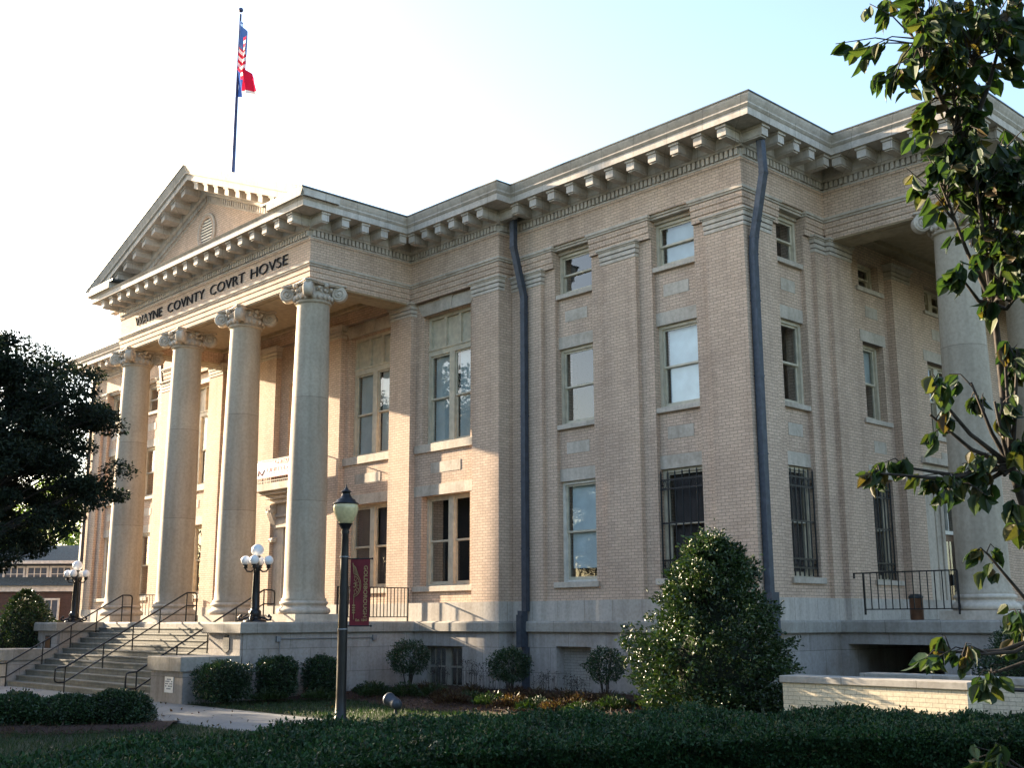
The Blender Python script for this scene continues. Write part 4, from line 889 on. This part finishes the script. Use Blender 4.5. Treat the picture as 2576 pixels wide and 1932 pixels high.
n=150000; A,B_=hedge_pts(n,1); w=rng.uniform(-.02,1.02,n)[:,None]; p=A*(1-w)+B_*w; e=np.minimum(w,1-w)[:,0]; z_=.73+hnoise(p[:,0],p[:,1])-.10*np.exp(-np.clip(e,0,1)*25)+rng.normal(0,.03,n)+.10*np.clip(np.sin(p[:,0]*23+p[:,1]*17)*np.sin(p[:,0]*11-p[:,1]*29)-.75,0,1)
c=np.concatenate([p,z_[:,None]],1); v1,t1=leaves(c,.042,direc=np.array([0,0,.8]),spread=.8,width=.52,fold=.3)
n=105000; A,B_=hedge_pts(n,0); side=rng.uniform(size=n)<.8; base=np.where(side[:,None],B_,A); out=(B_-A)/np.linalg.norm(B_-A,axis=1)[:,None]*np.where(side,1,-1)[:,None]
z_=rng.uniform(-.15,.73,n); off=.03+hnoise(base[:,0]+z_,base[:,1]*1.3+z_*4)+rng.normal(0,.02,n); p=base+out*off[:,None]
c=np.concatenate([p,z_[:,None]],1); dr=np.concatenate([out,np.full((n,1),.35)],1); v2,t2=leaves(c,.042,direc=dr,spread=.8,width=.52,fold=.3)
np_mesh('foliage',np.concatenate([v1,v2]),np.concatenate([t1,t2+len(v1)]),M['hedge'],parent=HG)
sh_=MB(); tips=[]
for q in range(260):
    i=random.uniform(0,k-1.01); a_=Vector(far[int(i)]).lerp(Vector(far[int(i)+1]),i%1); b_=Vector(near[int(i)]).lerp(Vector(near[int(i)+1]),i%1); p=a_.lerp(b_,random.uniform(0,1)); h_=random.uniform(.03,.12); e=(p.x+random.uniform(-.04,.04),p.y+random.uniform(-.04,.04),.74+h_); sh_.tube([(p.x,p.y,.66),e],.003,4); tips.append((e,h_))
sh_.build('shoots',M['bark'],HG)
cc=np.array([np.array(e)-np.array([0,0,random.uniform(0,h_)]) for e,h_ in tips for _ in range(7)]); v,t=leaves(cc,.04,direc=np.array([0,0,.6]),spread=.8); np_mesh('shoot_leaves',v,t,M['fern'],parent=HG)
# ------------------------------------------------------------------ bushes
def bush_leaves(c,rx,rz,n,size,mat,parent,shape='round',inner=.75,width=.5):
    d=rng.normal(size=(n,3)); d/=np.linalg.norm(d,axis=1)[:,None]; r=rng.uniform(inner**3,1.0,n)**(1/3)
    lump=1+.10*np.sin(d[:,0]*5+c[0]*9)*np.sin(d[:,1]*4+c[1]*7)+.06*np.sin(d[:,2]*7+c[0]*5)+.05*np.sin(d[:,0]*13+d[:,1]*11)+rng.normal(0,.025,n)+.12*(rng.uniform(0,1,n)<.03)
    if shape=='box': 
        m=np.max(np.abs(d)*np.array([1,1,.95]),axis=1); d=d*(.45+.55*(.72/np.maximum(m,.01)))[:,None]
    p=np.array(c)+d*(r*lump)[:,None]*np.array([rx,rx,rz]); v,t=leaves(p,size,direc=d+np.array([0,0,.2]),spread=.75,width=width); return np_mesh('foliage',v,t,mat,parent=parent)
def stems(parent,c,rx,z0_,z1_,n=7,r=.012):
    mb=MB()
    for q in range(n):
        a=random.uniform(0,6.28); rr=rx*random.uniform(.3,.75); mb.tube([(c[0]+.04*math.cos(a),c[1]+.04*math.sin(a),z0_),(c[0]+rr*.45*math.cos(a),c[1]+rr*.45*math.sin(a),(z0_+z1_)/2),(c[0]+rr*math.cos(a),c[1]+rr*math.sin(a),z1_)],r,5,taper=[r*1.5,r,r*.4])
    mb.build('stems',M['bark'],parent)
GB='clipped round bushes along the building'
for (x,y,rx,zb,zt_,n,lab,inn) in ((-10.25,-6.95,.66,-.16,.86,9500,'dark clipped round bush nearest the front steps',.8),(-10.3,-5.45,.53,-.15,.95,7500,'second dark clipped bush from the front steps, square shouldered',.8),(-10.3,-4.15,.50,-.15,.93,7000,'dark clipped bush just left of the street lamp post',.8),
    (-9.86,-1.75,.56,.35,1.2,4200,'airy rounded bush in front of the barred basement window',.5),(-6.45,-1.3,.52,.22,1.08,4600,'rounded bush at the foot of the middle downpipe',.5),(-3.43,-1.2,.47,.35,1.09,3000,'open stemmed rounded bush between blocked window and holly',.45)):
    b_=empty('round_bush',(x,y,-.15),lab,'bush',GB); zc=(zb+zt_)/2; bush_leaves((x,y,zc),rx,(zt_-zb)/2,n,.055,M['box'],b_,'box' if zb<0 else 'round',inn)
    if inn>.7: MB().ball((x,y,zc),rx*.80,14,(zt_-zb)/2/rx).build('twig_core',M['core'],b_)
    stems(b_,(x,y),rx,-.15,zc+.2,9 if zb>0 else 5)
# holly
hx,hy=1.02,-3.05; HO=empty('holly_shrub',(hx,hy,-.1),'large glossy conical holly bush at the building corner','shrub')
def cone_pts(n,cx,cy,z0_,z1_,prof,inner=.8):
    z_=z0_+(z1_-z0_)*rng.uniform(0,1,n)**1.25; f=(z_-z0_)/(z1_-z0_); r=np.interp(f,*prof); a=rng.uniform(0,2*np.pi,n)
    lump=1+.13*np.sin(a*3+z_*2.2)+.10*np.sin(a*7-z_*5)+.07*np.sin(a*13+z_*9)
    rr=r*lump*np.sqrt(rng.uniform(inner**2,1,n)); return np.stack([cx+rr*np.cos(a),cy+rr*np.sin(a),z_],1),np.stack([np.cos(a),np.sin(a),np.full(n,.35)],1)
PR=([0,.08,.28,.40,.52,.62,.80,.93,1],[.82,1.02,1.13,1.12,.96,.76,.50,.27,.05])
rh=random.Random(9); hc=[];hd_=[];mb=MB()
mb.tube([(hx,hy,-.15),(hx,hy,3.05)],.05,7,taper=[.07,.012])
for q in range(430):
    f=rh.uniform(0,1)**1.15; a=rh.uniform(0,6.283); z_=-.05+3.22*f; r=float(np.interp(f,*PR))*(1+.12*math.sin(a*3+z_*2)+.09*math.sin(a*5-z_*4))*rh.uniform(.70,1.22)
    e=Vector((hx+r*math.cos(a),hy+r*math.sin(a),z_)); b0=Vector((hx+r*.35*math.cos(a),hy+r*.35*math.sin(a),z_-.12)); 
    if q%3==0: mb.tube([b0,e],.01,4,taper=[.014,.004])
    out=Vector((math.cos(a),math.sin(a),rh.uniform(-.15,.75))).normalized(); ln_=rh.uniform(.18,.36)
    k_=rh.randint(70,110); t_=rng.uniform(-.5,1,k_)[:,None]; sc_=.11*(1.1-t_*.75)
    hc.append(np.array(e)+np.array(out)*t_*ln_+rng.normal(size=(k_,3))*sc_); hd_.append(np.repeat(np.array([out]),k_,0))
c=np.concatenate(hc); d=np.concatenate(hd_); v,t=leaves(c,.085,direc=d,spread=.7,width=.48,fold=.35); np_mesh('foliage',v,t,M['holly'],parent=HO)
mb.build('branches',M['bark'],HO)
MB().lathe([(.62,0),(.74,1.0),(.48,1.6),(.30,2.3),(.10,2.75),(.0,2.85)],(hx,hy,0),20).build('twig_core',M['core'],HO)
# left sunlit shrub
sx,sy=-25.2,-6.0; SH=empty('leafy_shrub',(sx,sy,-.2),'glossy sunlit evergreen shrub beside the left stair wall','shrub')
PR2=([0,.1,.5,.7,.9,1],[1.0,1.2,1.15,.8,.45,.1]); c,d=cone_pts(11000,sx,sy,-.15,2.75,PR2,.6); v,t=leaves(c,.10,direc=d,spread=.7,width=.5,fold=.3)
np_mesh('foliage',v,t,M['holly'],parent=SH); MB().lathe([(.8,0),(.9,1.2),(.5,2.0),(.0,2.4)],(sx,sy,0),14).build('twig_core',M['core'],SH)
# low hedge left of the path
GH='low rounded hedge bushes in the left lawn bed'
for i,lab in enumerate(('low dark bush in the lawn bed beside the path end','low dark bush second from the path in the lawn bed','low dark bush third from the path in the lawn bed','low dark bush cut by the left edge of the view','low dark bush farthest left in the lawn bed')):
    p=p1.lerp(p0,.16+.135*i)+nn*(.25+.1*(i%2)); b_=empty('low_bush',(p.x,p.y,-.2),lab,'bush',GH); r=.62+.08*math.sin(i*2.6)
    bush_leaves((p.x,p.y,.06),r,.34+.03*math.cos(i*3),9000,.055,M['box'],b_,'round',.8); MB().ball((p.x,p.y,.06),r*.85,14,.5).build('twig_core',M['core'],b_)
# bed plants
GP='small plants along the planting bed'
spots=[(-10.2,-2.75,.30,'fern'),(-9.3,-3.2,.34,'fern'),(-8.4,-3.0,.36,'fern'),(-7.7,-2.6,.34,'fern'),(-6.9,-2.9,.26,'dry'),(-6.1,-2.9,.24,'fern'),(-5.3,-2.2,.34,'dry'),(-4.5,-2.3,.32,'dry'),(-3.7,-2.3,.34,'dry'),(-2.9,-2.5,.30,'dry'),(-2.1,-2.4,.30,'fern'),(-9.0,-1.5,.5,'stalk'),(-8.1,-1.2,.5,'stalk'),(-7.4,-1.1,.42,'stalk'),(-5.4,-1.2,.34,'stalk'),(-4.5,-1.1,.3,'stalk'),(-9.9,-5.9,.25,'fern'),(-9.4,-4.8,.22,'fern'),(-4.9,-3.3,.26,'fern'),(-4.1,-3.4,.24,'dry'),(-3.3,-3.5,.26,'fern'),(-2.5,-3.6,.25,'dry'),(-1.7,-3.8,.26,'fern'),(-5.9,-3.6,.22,'dry'),(-7.2,-1.9,.3,'dry'),(-3.0,-1.6,.3,'dry'),(-1.6,-1.7,.32,'dry'),(-8.6,-2.2,.3,'dry')]
nm={'fern':'low green feathery plant in the mulch','dry':'rusty brown dried plant clump in the mulch','stalk':'thin dark seed stalks against the basement wall'}
wh=['before the first bush','left of the basement window','under the basement window','right of the basement window','before the middle downpipe','beside the middle bush','in front of the blocked window left side','in front of the blocked window','between blocked window and last bush','before the last rounded bush','beside the holly','behind the window bush','right of the window','beside the downpipe foot','left of the blocked window','right of the blocked window','beside the steps bush','between the dark clipped bushes','at the lawn edge below the blocked window','at the lawn edge left of the holly','at the lawn edge close to the holly','at the lawn edge touching the holly','hidden low by the holly foot','at the lawn edge behind the floodlight','before the downpipe foot','right of the open stemmed bush','between wall and holly','under the barred basement window']
for (x,y,h,kd),w_ in zip(spots,wh):
    b_=empty('bed_plant',(x,y,-.12),nm[kd]+' '+w_,'plant',GP)
    n=900 if kd!='stalk' else 300
    if kd=='stalk':
        mb=MB(); tips=[]
        for q in range(26):
            a=random.uniform(0,6.28); r=random.uniform(0,.38); hh=h*random.uniform(.7,1.5); e=(x+r*1.3*math.cos(a),y+r*.6*math.sin(a),hh); mb.tube([(x+r*math.cos(a),y+r*.6*math.sin(a),-.1),e],.004,4); tips.append(e)
        mb.build('stems',M['bark'],b_); c=np.repeat(np.array(tips),10,0)+rng.normal(0,.035,(260,3)); v,t=leaves(c,.035,width=.6); np_mesh('seed_heads',v,t,M['bark'],parent=b_)
    else:
        a=rng.uniform(0,6.28,n); r=.42*np.sqrt(rng.uniform(0,1,n)); z_=rng.uniform(0,1,n)*h*(1.1-r/.5); c=np.stack([x+r*np.cos(a),y+r*np.sin(a),-.1+z_],1)
        v,t=leaves(c,.085 if kd=='fern' else .1,direc=np.stack([np.cos(a),np.sin(a),np.full(n,1.0)],1),spread=.5,width=.22 if kd=='dry' else .3); np_mesh('foliage',v,t,M[kd],parent=b_)
# floodlight on the lawn
FL=empty('floodlight',(-5.35,-5.7,-.2),'dark blue grey ground floodlight on the lawn beside the mulch','floodlight')
MB().lathe([(.0,-.22),(.09,-.21),(.12,-.12),(.125,.16),(.14,.17),(.14,.21),(.12,.21),(.11,.18),(.0,.18)],(-5.35,-5.7,.05),20,True,axis=(-.80,.1,.22)).build('housing',M['lead'],FL)
MB().lathe([(.05,-.2),(.035,-.14),(.03,-.05)],(-5.27,-5.7,0),10).tube([(-5.27,-5.7,-.08),(-5.3,-5.7,.02)],.035,8).build('mount',M['black'],FL)
# ------------------------------------------------------------------ low walls by the side entrance
def lowwall(x0,x1,y0,y1_,zt_,label):
    a=empty('low_wall',(x0,y0,-.2),label,'wall','low capped brick walls by the side entrance')
    MB().box(x0+.04,x1-.04,y0+.04,y1_-.04,-.25,zt_-.115).build('brickwork',M['pbrick'],a); MB().box(x0,x1,y0,y1_,zt_-.115,zt_).build('coping',M['capst'],a,bevel=.012)
lowwall(3.0,6.30,-3.93,-3.38,.80,'near low capped brick wall with a sunlit patch, right of the holly'); lowwall(3.3,12.5,-1.85,-1.35,.78,'second low capped brick wall behind the sunlit one')
RR=empty('ramp_handrail',(6.5,-2.6,-.2),'dark pipe handrail between the two low walls at the right edge','handrail')
for z_ in (.66,.28): MB().tube([(6.45,-2.9,z_),(11.5,-2.9,z_)],.03,8).build('rail',M['black'],RR)
MB().tube([(6.8,-2.9,.66),(7.05,-2.9,.62),(7.1,-2.9,.45),(7.05,-2.9,.2),(6.6,-2.9,.14)],.028,8).build('rail_return',M['black'],RR)
for x in (6.75,7.6,8.9,10.2): MB().tube([(x,-2.9,-.2),(x,-2.9,.66)],.028,8).build('post',M['black'],RR)
# shrub and meter by side podium
b_=empty('podium_shrub',(5.3,.7,-.2),'dark evergreen shrub against the side porch at the right edge','shrub'); bush_leaves((5.3,.8,.75),.9,.95,7000,.07,M['box'],b_,'round',.7); MB().ball((5.3,.8,.7),.7,14,1.0).build('twig_core',M['core'],b_); stems(b_,(5.3,.8),.6,-.2,.8)
GM=empty('gas_meter',(4.5,1.2,-.2),'small grey gas meter with pipes behind the low walls','meter'); MB().box(4.42,4.68,1.1,1.3,.78,1.05).lathe([(.07,1.05),(.07,1.1)],(4.55,1.2,0),12).build('meter_body',M['gmet'],GM); MB().tube([(4.5,1.2,.8),(4.1,1.2,.8),(3.95,1.2,.75),(3.95,1.2,-.2)],.025,7).build('pipe_run',M['gmet'],GM)
# ------------------------------------------------------------------ trees
def tree(name,x,y,h,spread,label,mat,nleaf,lsize,clumps=160,z0_=-.2,crown0=.28,crad=.75,seed=3,group=None,squash=1.0,trunk_r=.2,cat='tree',lf0=1.0,boxy=0.0):
    rs=random.Random(seed); rg=np.random.default_rng(seed); T_=empty(name,(x,y,z0_),label,cat,group); mb=MB()
    mb.tube([(x,y,z0_),(x+.1,y,z0_+h*.3),(x-.05,y+.1,z0_+h*.6),(x,y,z0_+h*.92)],.2,9,taper=[trunk_r*1.25,trunk_r*.9,trunk_r*.55,trunk_r*.15]); cs=[]
    zc=z0_+h*(crown0+(1-crown0)/2); rz=h*(1-crown0)/2
    while len(cs)<clumps:
        d=Vector((rs.gauss(0,1),rs.gauss(0,1),rs.gauss(0,1))).normalized(); r=rs.uniform(.30,1)**.6
        lf=(1+boxy*math.hypot(d.x,d.y)*abs(d.z))*1+lf0*(.16*math.sin(d.x*5+seed)+.13*math.sin(d.y*6+d.z*4+seed))
        p=Vector((x+d.x*spread*r*lf,y+d.y*spread*r*lf,zc+d.z*rz*r*(.93+.07*lf+(lf-1)*.9*(boxy>0)))); cs.append(p)
    for i,p in enumerate(cs):
        if i%2==0:
            s=Vector((x,y,max(z0_+h*.2,p.z-spread*.45-rs.uniform(0,.6)))); m=s.lerp(p,.55)+Vector((rs.uniform(-.3,.3),rs.uniform(-.3,.3),.25)); mb.tube([s,m,p],.03,5,taper=[trunk_r*.32,trunk_r*.16,.012])
    mb.build('trunk',M['bark'],T_); C_=np.array([tuple(p) for p in cs]); per=nleaf//clumps
    cc=np.repeat(C_,per,0); sc=crad*rg.uniform(.6,1.15,clumps).repeat(per)[:,None]; off=rg.normal(size=cc.shape); off/=np.linalg.norm(off,axis=1)[:,None]; off*=rg.uniform(0,1,(len(cc),1))**.45
    p=cc+off*sc*np.array([1,1,.55*squash]); v,t=leaves(p,lsize,direc=off*.8+np.array([0,0,-.15]),spread=.8,width=.45); np_mesh('crown',v,t,mat,parent=T_); return T_
tree('oak_tree',-13.3,-12.45,8.25,3.35,'dark leafy tree at the left edge overlapping the courthouse columns',M['ltree'],190000,.095,clumps=620,crown0=.41,crad=.46,seed=5,trunk_r=.15,lf0=.35,boxy=.42)
GT='shade trees around the courthouse lawn'
for i,(x,y,h,sp,lab) in enumerate(((-36,-16.6,9.4,6.2,'broad low shade tree beyond the left edge, nearest the front walk'),(-32.5,-20.2,15.5,5.4,'tall narrow shade tree beyond the left edge'),(-40,-13.2,9.0,4.1,'low round shade tree beyond the left edge, in line with the front steps'),(-20,-24,12.5,5.8,'mid sized shade tree left of the camera, over the lawn'),(-47,-26,18,8.5,'largest shade tree, across the road on the left'))):
    tree('shade_tree',x,y,h,sp,lab,M['ltree'],26000,.30,clumps=150,crown0=.12,crad=1.3,seed=20+i,group=GT)
src=tree('shade_tree',-14,-43,14,7.5,'street tree behind the camera, leftmost of its row',M['ltree'],22000,.36,clumps=140,crown0=.12,crad=1.6,seed=31,group=GT)
def copy_tree(root,loc,rz,sc,label):
    r=root.copy(); COL.objects.link(r); r.location=loc; r.rotation_euler=(0,0,rz); r.scale=(sc,sc,sc); r['label']=label
    for c in root.children:
        d=c.copy(); COL.objects.link(d); d.parent=r
    return r
for i,(x,y,sc,lab) in enumerate(((2,-46,1.0,'street tree behind the camera, second from the left'),(17,-44,.92,'street tree behind the camera, third from the left'),(32,-34,1.05,'street tree behind the camera to the right'),(40,-16,1.0,'street tree right of the camera across the side lawn'),(38,4,.9,'street tree right of the side portico'),(-30,-48,1.05,'street tree behind the camera, far left'))):
    copy_tree(src,(x,y,-.2),i*1.3+.5,sc,lab)
tree('background_tree',-62,9,11.5,5.5,'pale sunlit tree behind the far house roof',M['far'],24000,.28,clumps=140,crown0=.1,crad=1.1,seed=41)
tree('background_tree',-66,0,13,6,'sunlit tree left of the far house, seen through the oak',M['far'],20000,.30,clumps=120,crown0=.1,crad=1.2,seed=42)
# dogwood close to the camera
DW=empty('dogwood_tree',(12.95,-15.2,-.2),'dogwood with drooping green leaves close at the right edge','tree')
tr=[(12.95,-15.2,-.2),(12.72,-15.45,.9),(12.40,-15.75,1.7),(12.30,-15.90,2.4),(12.34,-16.02,3.1),(12.36,-16.2,3.8),(12.40,-16.35,4.6)]
mb=MB().tube(tr,.04,8,taper=[.040,.034,.026,.019,.014,.010,.005])
cl=[(12.29,-16.47,4.25,.36,230),(12.47,-16.28,4.23,.36,260),(12.36,-16.3,4.02,.2,70),(12.41,-16.12,3.72,.22,90),(12.47,-16.08,3.4,.2,80),(12.45,-16.0,2.55,.14,30),(12.60,-16.2,4.35,.25,80),(12.35,-16.29,3.86,.17,48),(12.27,-16.29,3.62,.20,60),(12.43,-16.13,3.50,.22,80),(12.38,-16.2,3.70,.20,60),(12.46,-16.05,3.12,.20,45),(12.38,-16.05,2.85,.12,16),(12.24,-16.09,2.76,.13,16),(12.10,-16.21,2.62,.12,16),(11.97,-16.27,2.40,.11,12),(12.11,-16.10,2.32,.18,48),(12.27,-15.98,2.40,.17,44),(12.17,-15.93,2.03,.12,14),(11.97,-16.04,1.60,.09,5),(12.10,-15.9,1.50,.10,6),(12.05,-15.84,1.16,.12,8),(12.18,-15.77,1.62,.12,12),(12.40,-15.95,2.1,.14,18),(12.48,-16.13,3.28,0.14,30),(12.43,-16.30,3.65,0.14,30),(12.44,-16.06,2.88,0.13,18),(12.34,-16.10,2.66,0.10,10),(12.32,-15.96,2.16,0.12,18),(12.15,-16.32,2.74,0.07,6),(11.94,-16.43,2.36,0.06,6),(12.32,-16.27,3.18,0.09,10),(12.55,-16.16,3.60,0.16,40),(12.08,-16.05,1.59,0.07,5),(12.27,-15.90,1.74,0.09,8)]
lv_c=[];lv_d=[]
def near_trunk(p):
    ts=[Vector(a) for a in tr]; best=min(ts,key=lambda q:(q-p-Vector((0,0,-.35))).length); return best
for (x,y,z_,r,n) in cl:
    p=Vector((x,y,z_)); s=near_trunk(p); m=s.lerp(p,.5)+Vector((0,0,-.04)); mb.tube([s,m,p],.01,6,taper=[.014,.009,.005])
    for q in range(max(3,n//(7 if n>100 else 5))):
        d=Vector((random.gauss(0,1),random.gauss(0,1),random.gauss(0,.8))).normalized()*r*random.uniform(.5,1.0); e=p+d; b0=m.lerp(p,random.uniform(.4,1)); mm=b0.lerp(e,.5)+Vector((0,0,.03)); mb.tube([b0,mm,e],.003,4,taper=[.0045,.003,.002])
        for w in range(6):
            f=random.uniform(.55,1.0); c_=b0.lerp(e,f); lv_c.append(tuple(c_+Vector([random.gauss(0,.012) for _ in range(3)]))); dd_=(e-b0).normalized(); lv_d.append((dd_.x*.55+random.gauss(0,.35),dd_.y*.55+random.gauss(0,.35),-.75+random.gauss(0,.3)))
mb.build('trunk',M['bark'],DW)
# curved leaf: 3 strips along the rib, both sides
C_=np.array(lv_c); D_=np.array(lv_d); D_/=np.linalg.norm(D_,axis=1)[:,None]; n=len(C_); a=rng.normal(size=(n,3)); S_=np.cross(D_,a); S_/=np.linalg.norm(S_,axis=1)[:,None]; U_=np.cross(S_,D_); Ls=rng.uniform(.055,.105,n)[:,None]; Wd=Ls*.34
prof=[(0,0,0),(.18,.62,.0),(.45,1.0,.02),(.72,.72,-.02),(.9,.28,-.10),(1.02,0,-.2)]
rib=[];lf=[];rt=[]
curl=rng.uniform(.2,1.1,n)[:,None]
for (f,w,b) in prof:
    cen=C_+D_*Ls*f-U_*Ls*(f**2*.28)*curl; rib.append(cen); lf.append(cen+S_*Wd*w+U_*Wd*w*.32); rt.append(cen-S_*Wd*w+U_*Wd*w*.32)
V_=np.stack(rib+lf+rt,1).reshape(-1,3); q=len(prof); b=np.arange(n)[:,None]*(3*q); T_=[]
for i in range(q-1):
    for (o1,flip) in ((q,0),(2*q,1)):
        f=[i,i+1,o1+i+1,o1+i]; 
        T_.append(b+np.array([[f[0],f[1],f[2]]])); T_.append(b+np.array([[f[0],f[2],f[3]]]))
dwc=np_mesh('crown',V_,np.concatenate(T_,0),M['dog'],parent=DW); dwc.data.polygons.foreach_set('use_smooth',[True]*len(dwc.data.polygons))
# ------------------------------------------------------------------ far house
HH=empty('far_house',(-46,4,-.2),'grey roofed house with dormer windows far behind the left lamp','house')
hd=Vector((.727,.687,0)).normalized() # facade direction turned to the street corner
hf=Fr((-49.5,-.2,0),(.70,.714,0),(.714,-.70,0))
MB().fb(hf,-4,9,-7,0,-.2,3.25).build('wall',M['rbrick'],HH); MB().fb(hf,-4.2,9.2,-.05,.12,3.25,3.55).build('fascia',M['wtrim'],HH)
rr=MB(); c=[hf.p(-4.3,.25,3.55),hf.p(9.3,.25,3.55),hf.p(9.3,-7.2,3.55),hf.p(-4.3,-7.2,3.55)]; e=[hf.p(-2,-3.2,5.6),hf.p(7.5,-3.2,5.6)]; rr.add(c+e,[(0,1,5,4),(1,2,5),(2,3,4,5),(3,0,4),(3,2,1,0)]); rr.build('roof',M['slate'],HH,recalc=True)
dm=MB().fb(hf,1.0,7.4,-3.0,-.6,3.6,4.8).build('dormer',M['siding'],HH)
q=MB(); c=[hf.p(.7,-.2,4.82),hf.p(7.7,-.2,4.82),hf.p(7.7,-4.2,4.82),hf.p(.7,-4.2,4.82)]; e=[hf.p(1.9,-3.2,5.85),hf.p(6.5,-3.2,5.85)]; q.add(c+e,[(0,1,5,4),(1,2,5),(2,3,4,5),(3,0,4)]); q.build('roof',M['slate'],HH,recalc=True); MB().fb(hf,.7,7.7,-.3,-.15,4.7,4.86).build('fascia',M['wtrim'],HH)
for u,z0_,z1_,nn_ in ((1.9,3.85,4.5,-.58),(3.15,3.85,4.5,-.58),(4.4,3.85,4.5,-.58),(5.65,3.85,4.5,-.58),(-.4,.9,2.8,.02),(4.1,.9,2.8,.02)):
    w=1.0; f=MB().fb(hf,u-.1,u,nn_,nn_+.06,z0_-.1,z1_+.1).fb(hf,u+w,u+w+.1,nn_,nn_+.06,z0_-.1,z1_+.1).fb(hf,u,u+w,nn_,nn_+.06,z1_,z1_+.1).fb(hf,u,u+w,nn_,nn_+.06,z0_-.1,z0_)
    for i in (1,2): f.fb(hf,u+w*i/3-.02,u+w*i/3+.02,nn_,nn_+.05,z0_,z1_)
    f.fb(hf,u,u+w,nn_,nn_+.051,(z0_+z1_)/2-.02,(z0_+z1_)/2+.02); W=f.build('window',M['wtrim'],HH); MB().fb(hf,u,u+w,nn_,nn_+.01,z0_,z1_).build('pane',M['siding'],W)
# ------------------------------------------------------------------ light, sky, camera
EL,AZ=15.6,9.75   # sun height, angle off the facade
sd_=Vector((-math.cos(R(EL))*math.cos(R(AZ)),-math.cos(R(EL))*math.sin(R(AZ)),math.sin(R(EL))))
sl=bpy.data.lights.new('sun','SUN'); sl.energy=5.0; sl.angle=R(.55); sl.color=(1,.81,.57); so_=bpy.data.objects.new('sun',sl); COL.objects.link(so_); so_.rotation_euler=sd_.to_track_quat('Z','Y').to_euler(); so_.location=(-40,-20,30)
w=bpy.data.worlds.new('World'); scn.world=w; w.use_nodes=True; nt=w.node_tree; bg=nt.nodes['Background']; sky=nt.nodes.new('ShaderNodeTexSky'); sky.sky_type='NISHITA'; sky.sun_disc=False; sky.sun_elevation=R(EL)
sky.sun_rotation=math.atan2(sd_.x,sd_.y); sky.air_density=1.0; sky.dust_density=1.3; sky.ozone_density=1.0; nt.links.new(sky.outputs[0],bg.inputs[0]); bg.inputs[1].default_value=.105
cam=bpy.data.cameras.new('camera'); co_=bpy.data.objects.new('camera',cam); COL.objects.link(co_); scn.camera=co_
cam.sensor_width=36; cam.lens=2870.8/2576*36; cam.clip_end=2000; cam.clip_start=.1
yaw,pit,rol=R(46.645),R(11.657),R(-.196)
fw=Vector((-math.sin(yaw)*math.cos(pit),math.cos(yaw)*math.cos(pit),math.sin(pit))); rt_=Vector((math.cos(yaw),math.sin(yaw),0)); up=rt_.cross(fw); r2=rt_*math.cos(rol)+up*math.sin(rol); u2=-rt_*math.sin(rol)+up*math.cos(rol)
mt=Matrix((r2,u2,-fw)).transposed().to_4x4(); mt.translation=Vector((14.418,-20.911,1.75)); co_.matrix_world=mt
scn.view_settings.view_transform='Standard'; scn.view_settings.look='None'; scn.view_settings.exposure=2.3; scn.view_settings.gamma=1; scn.view_settings.use_curve_mapping=False
scn.cycles.max_bounces=6; scn.cycles.transparent_max_bounces=8
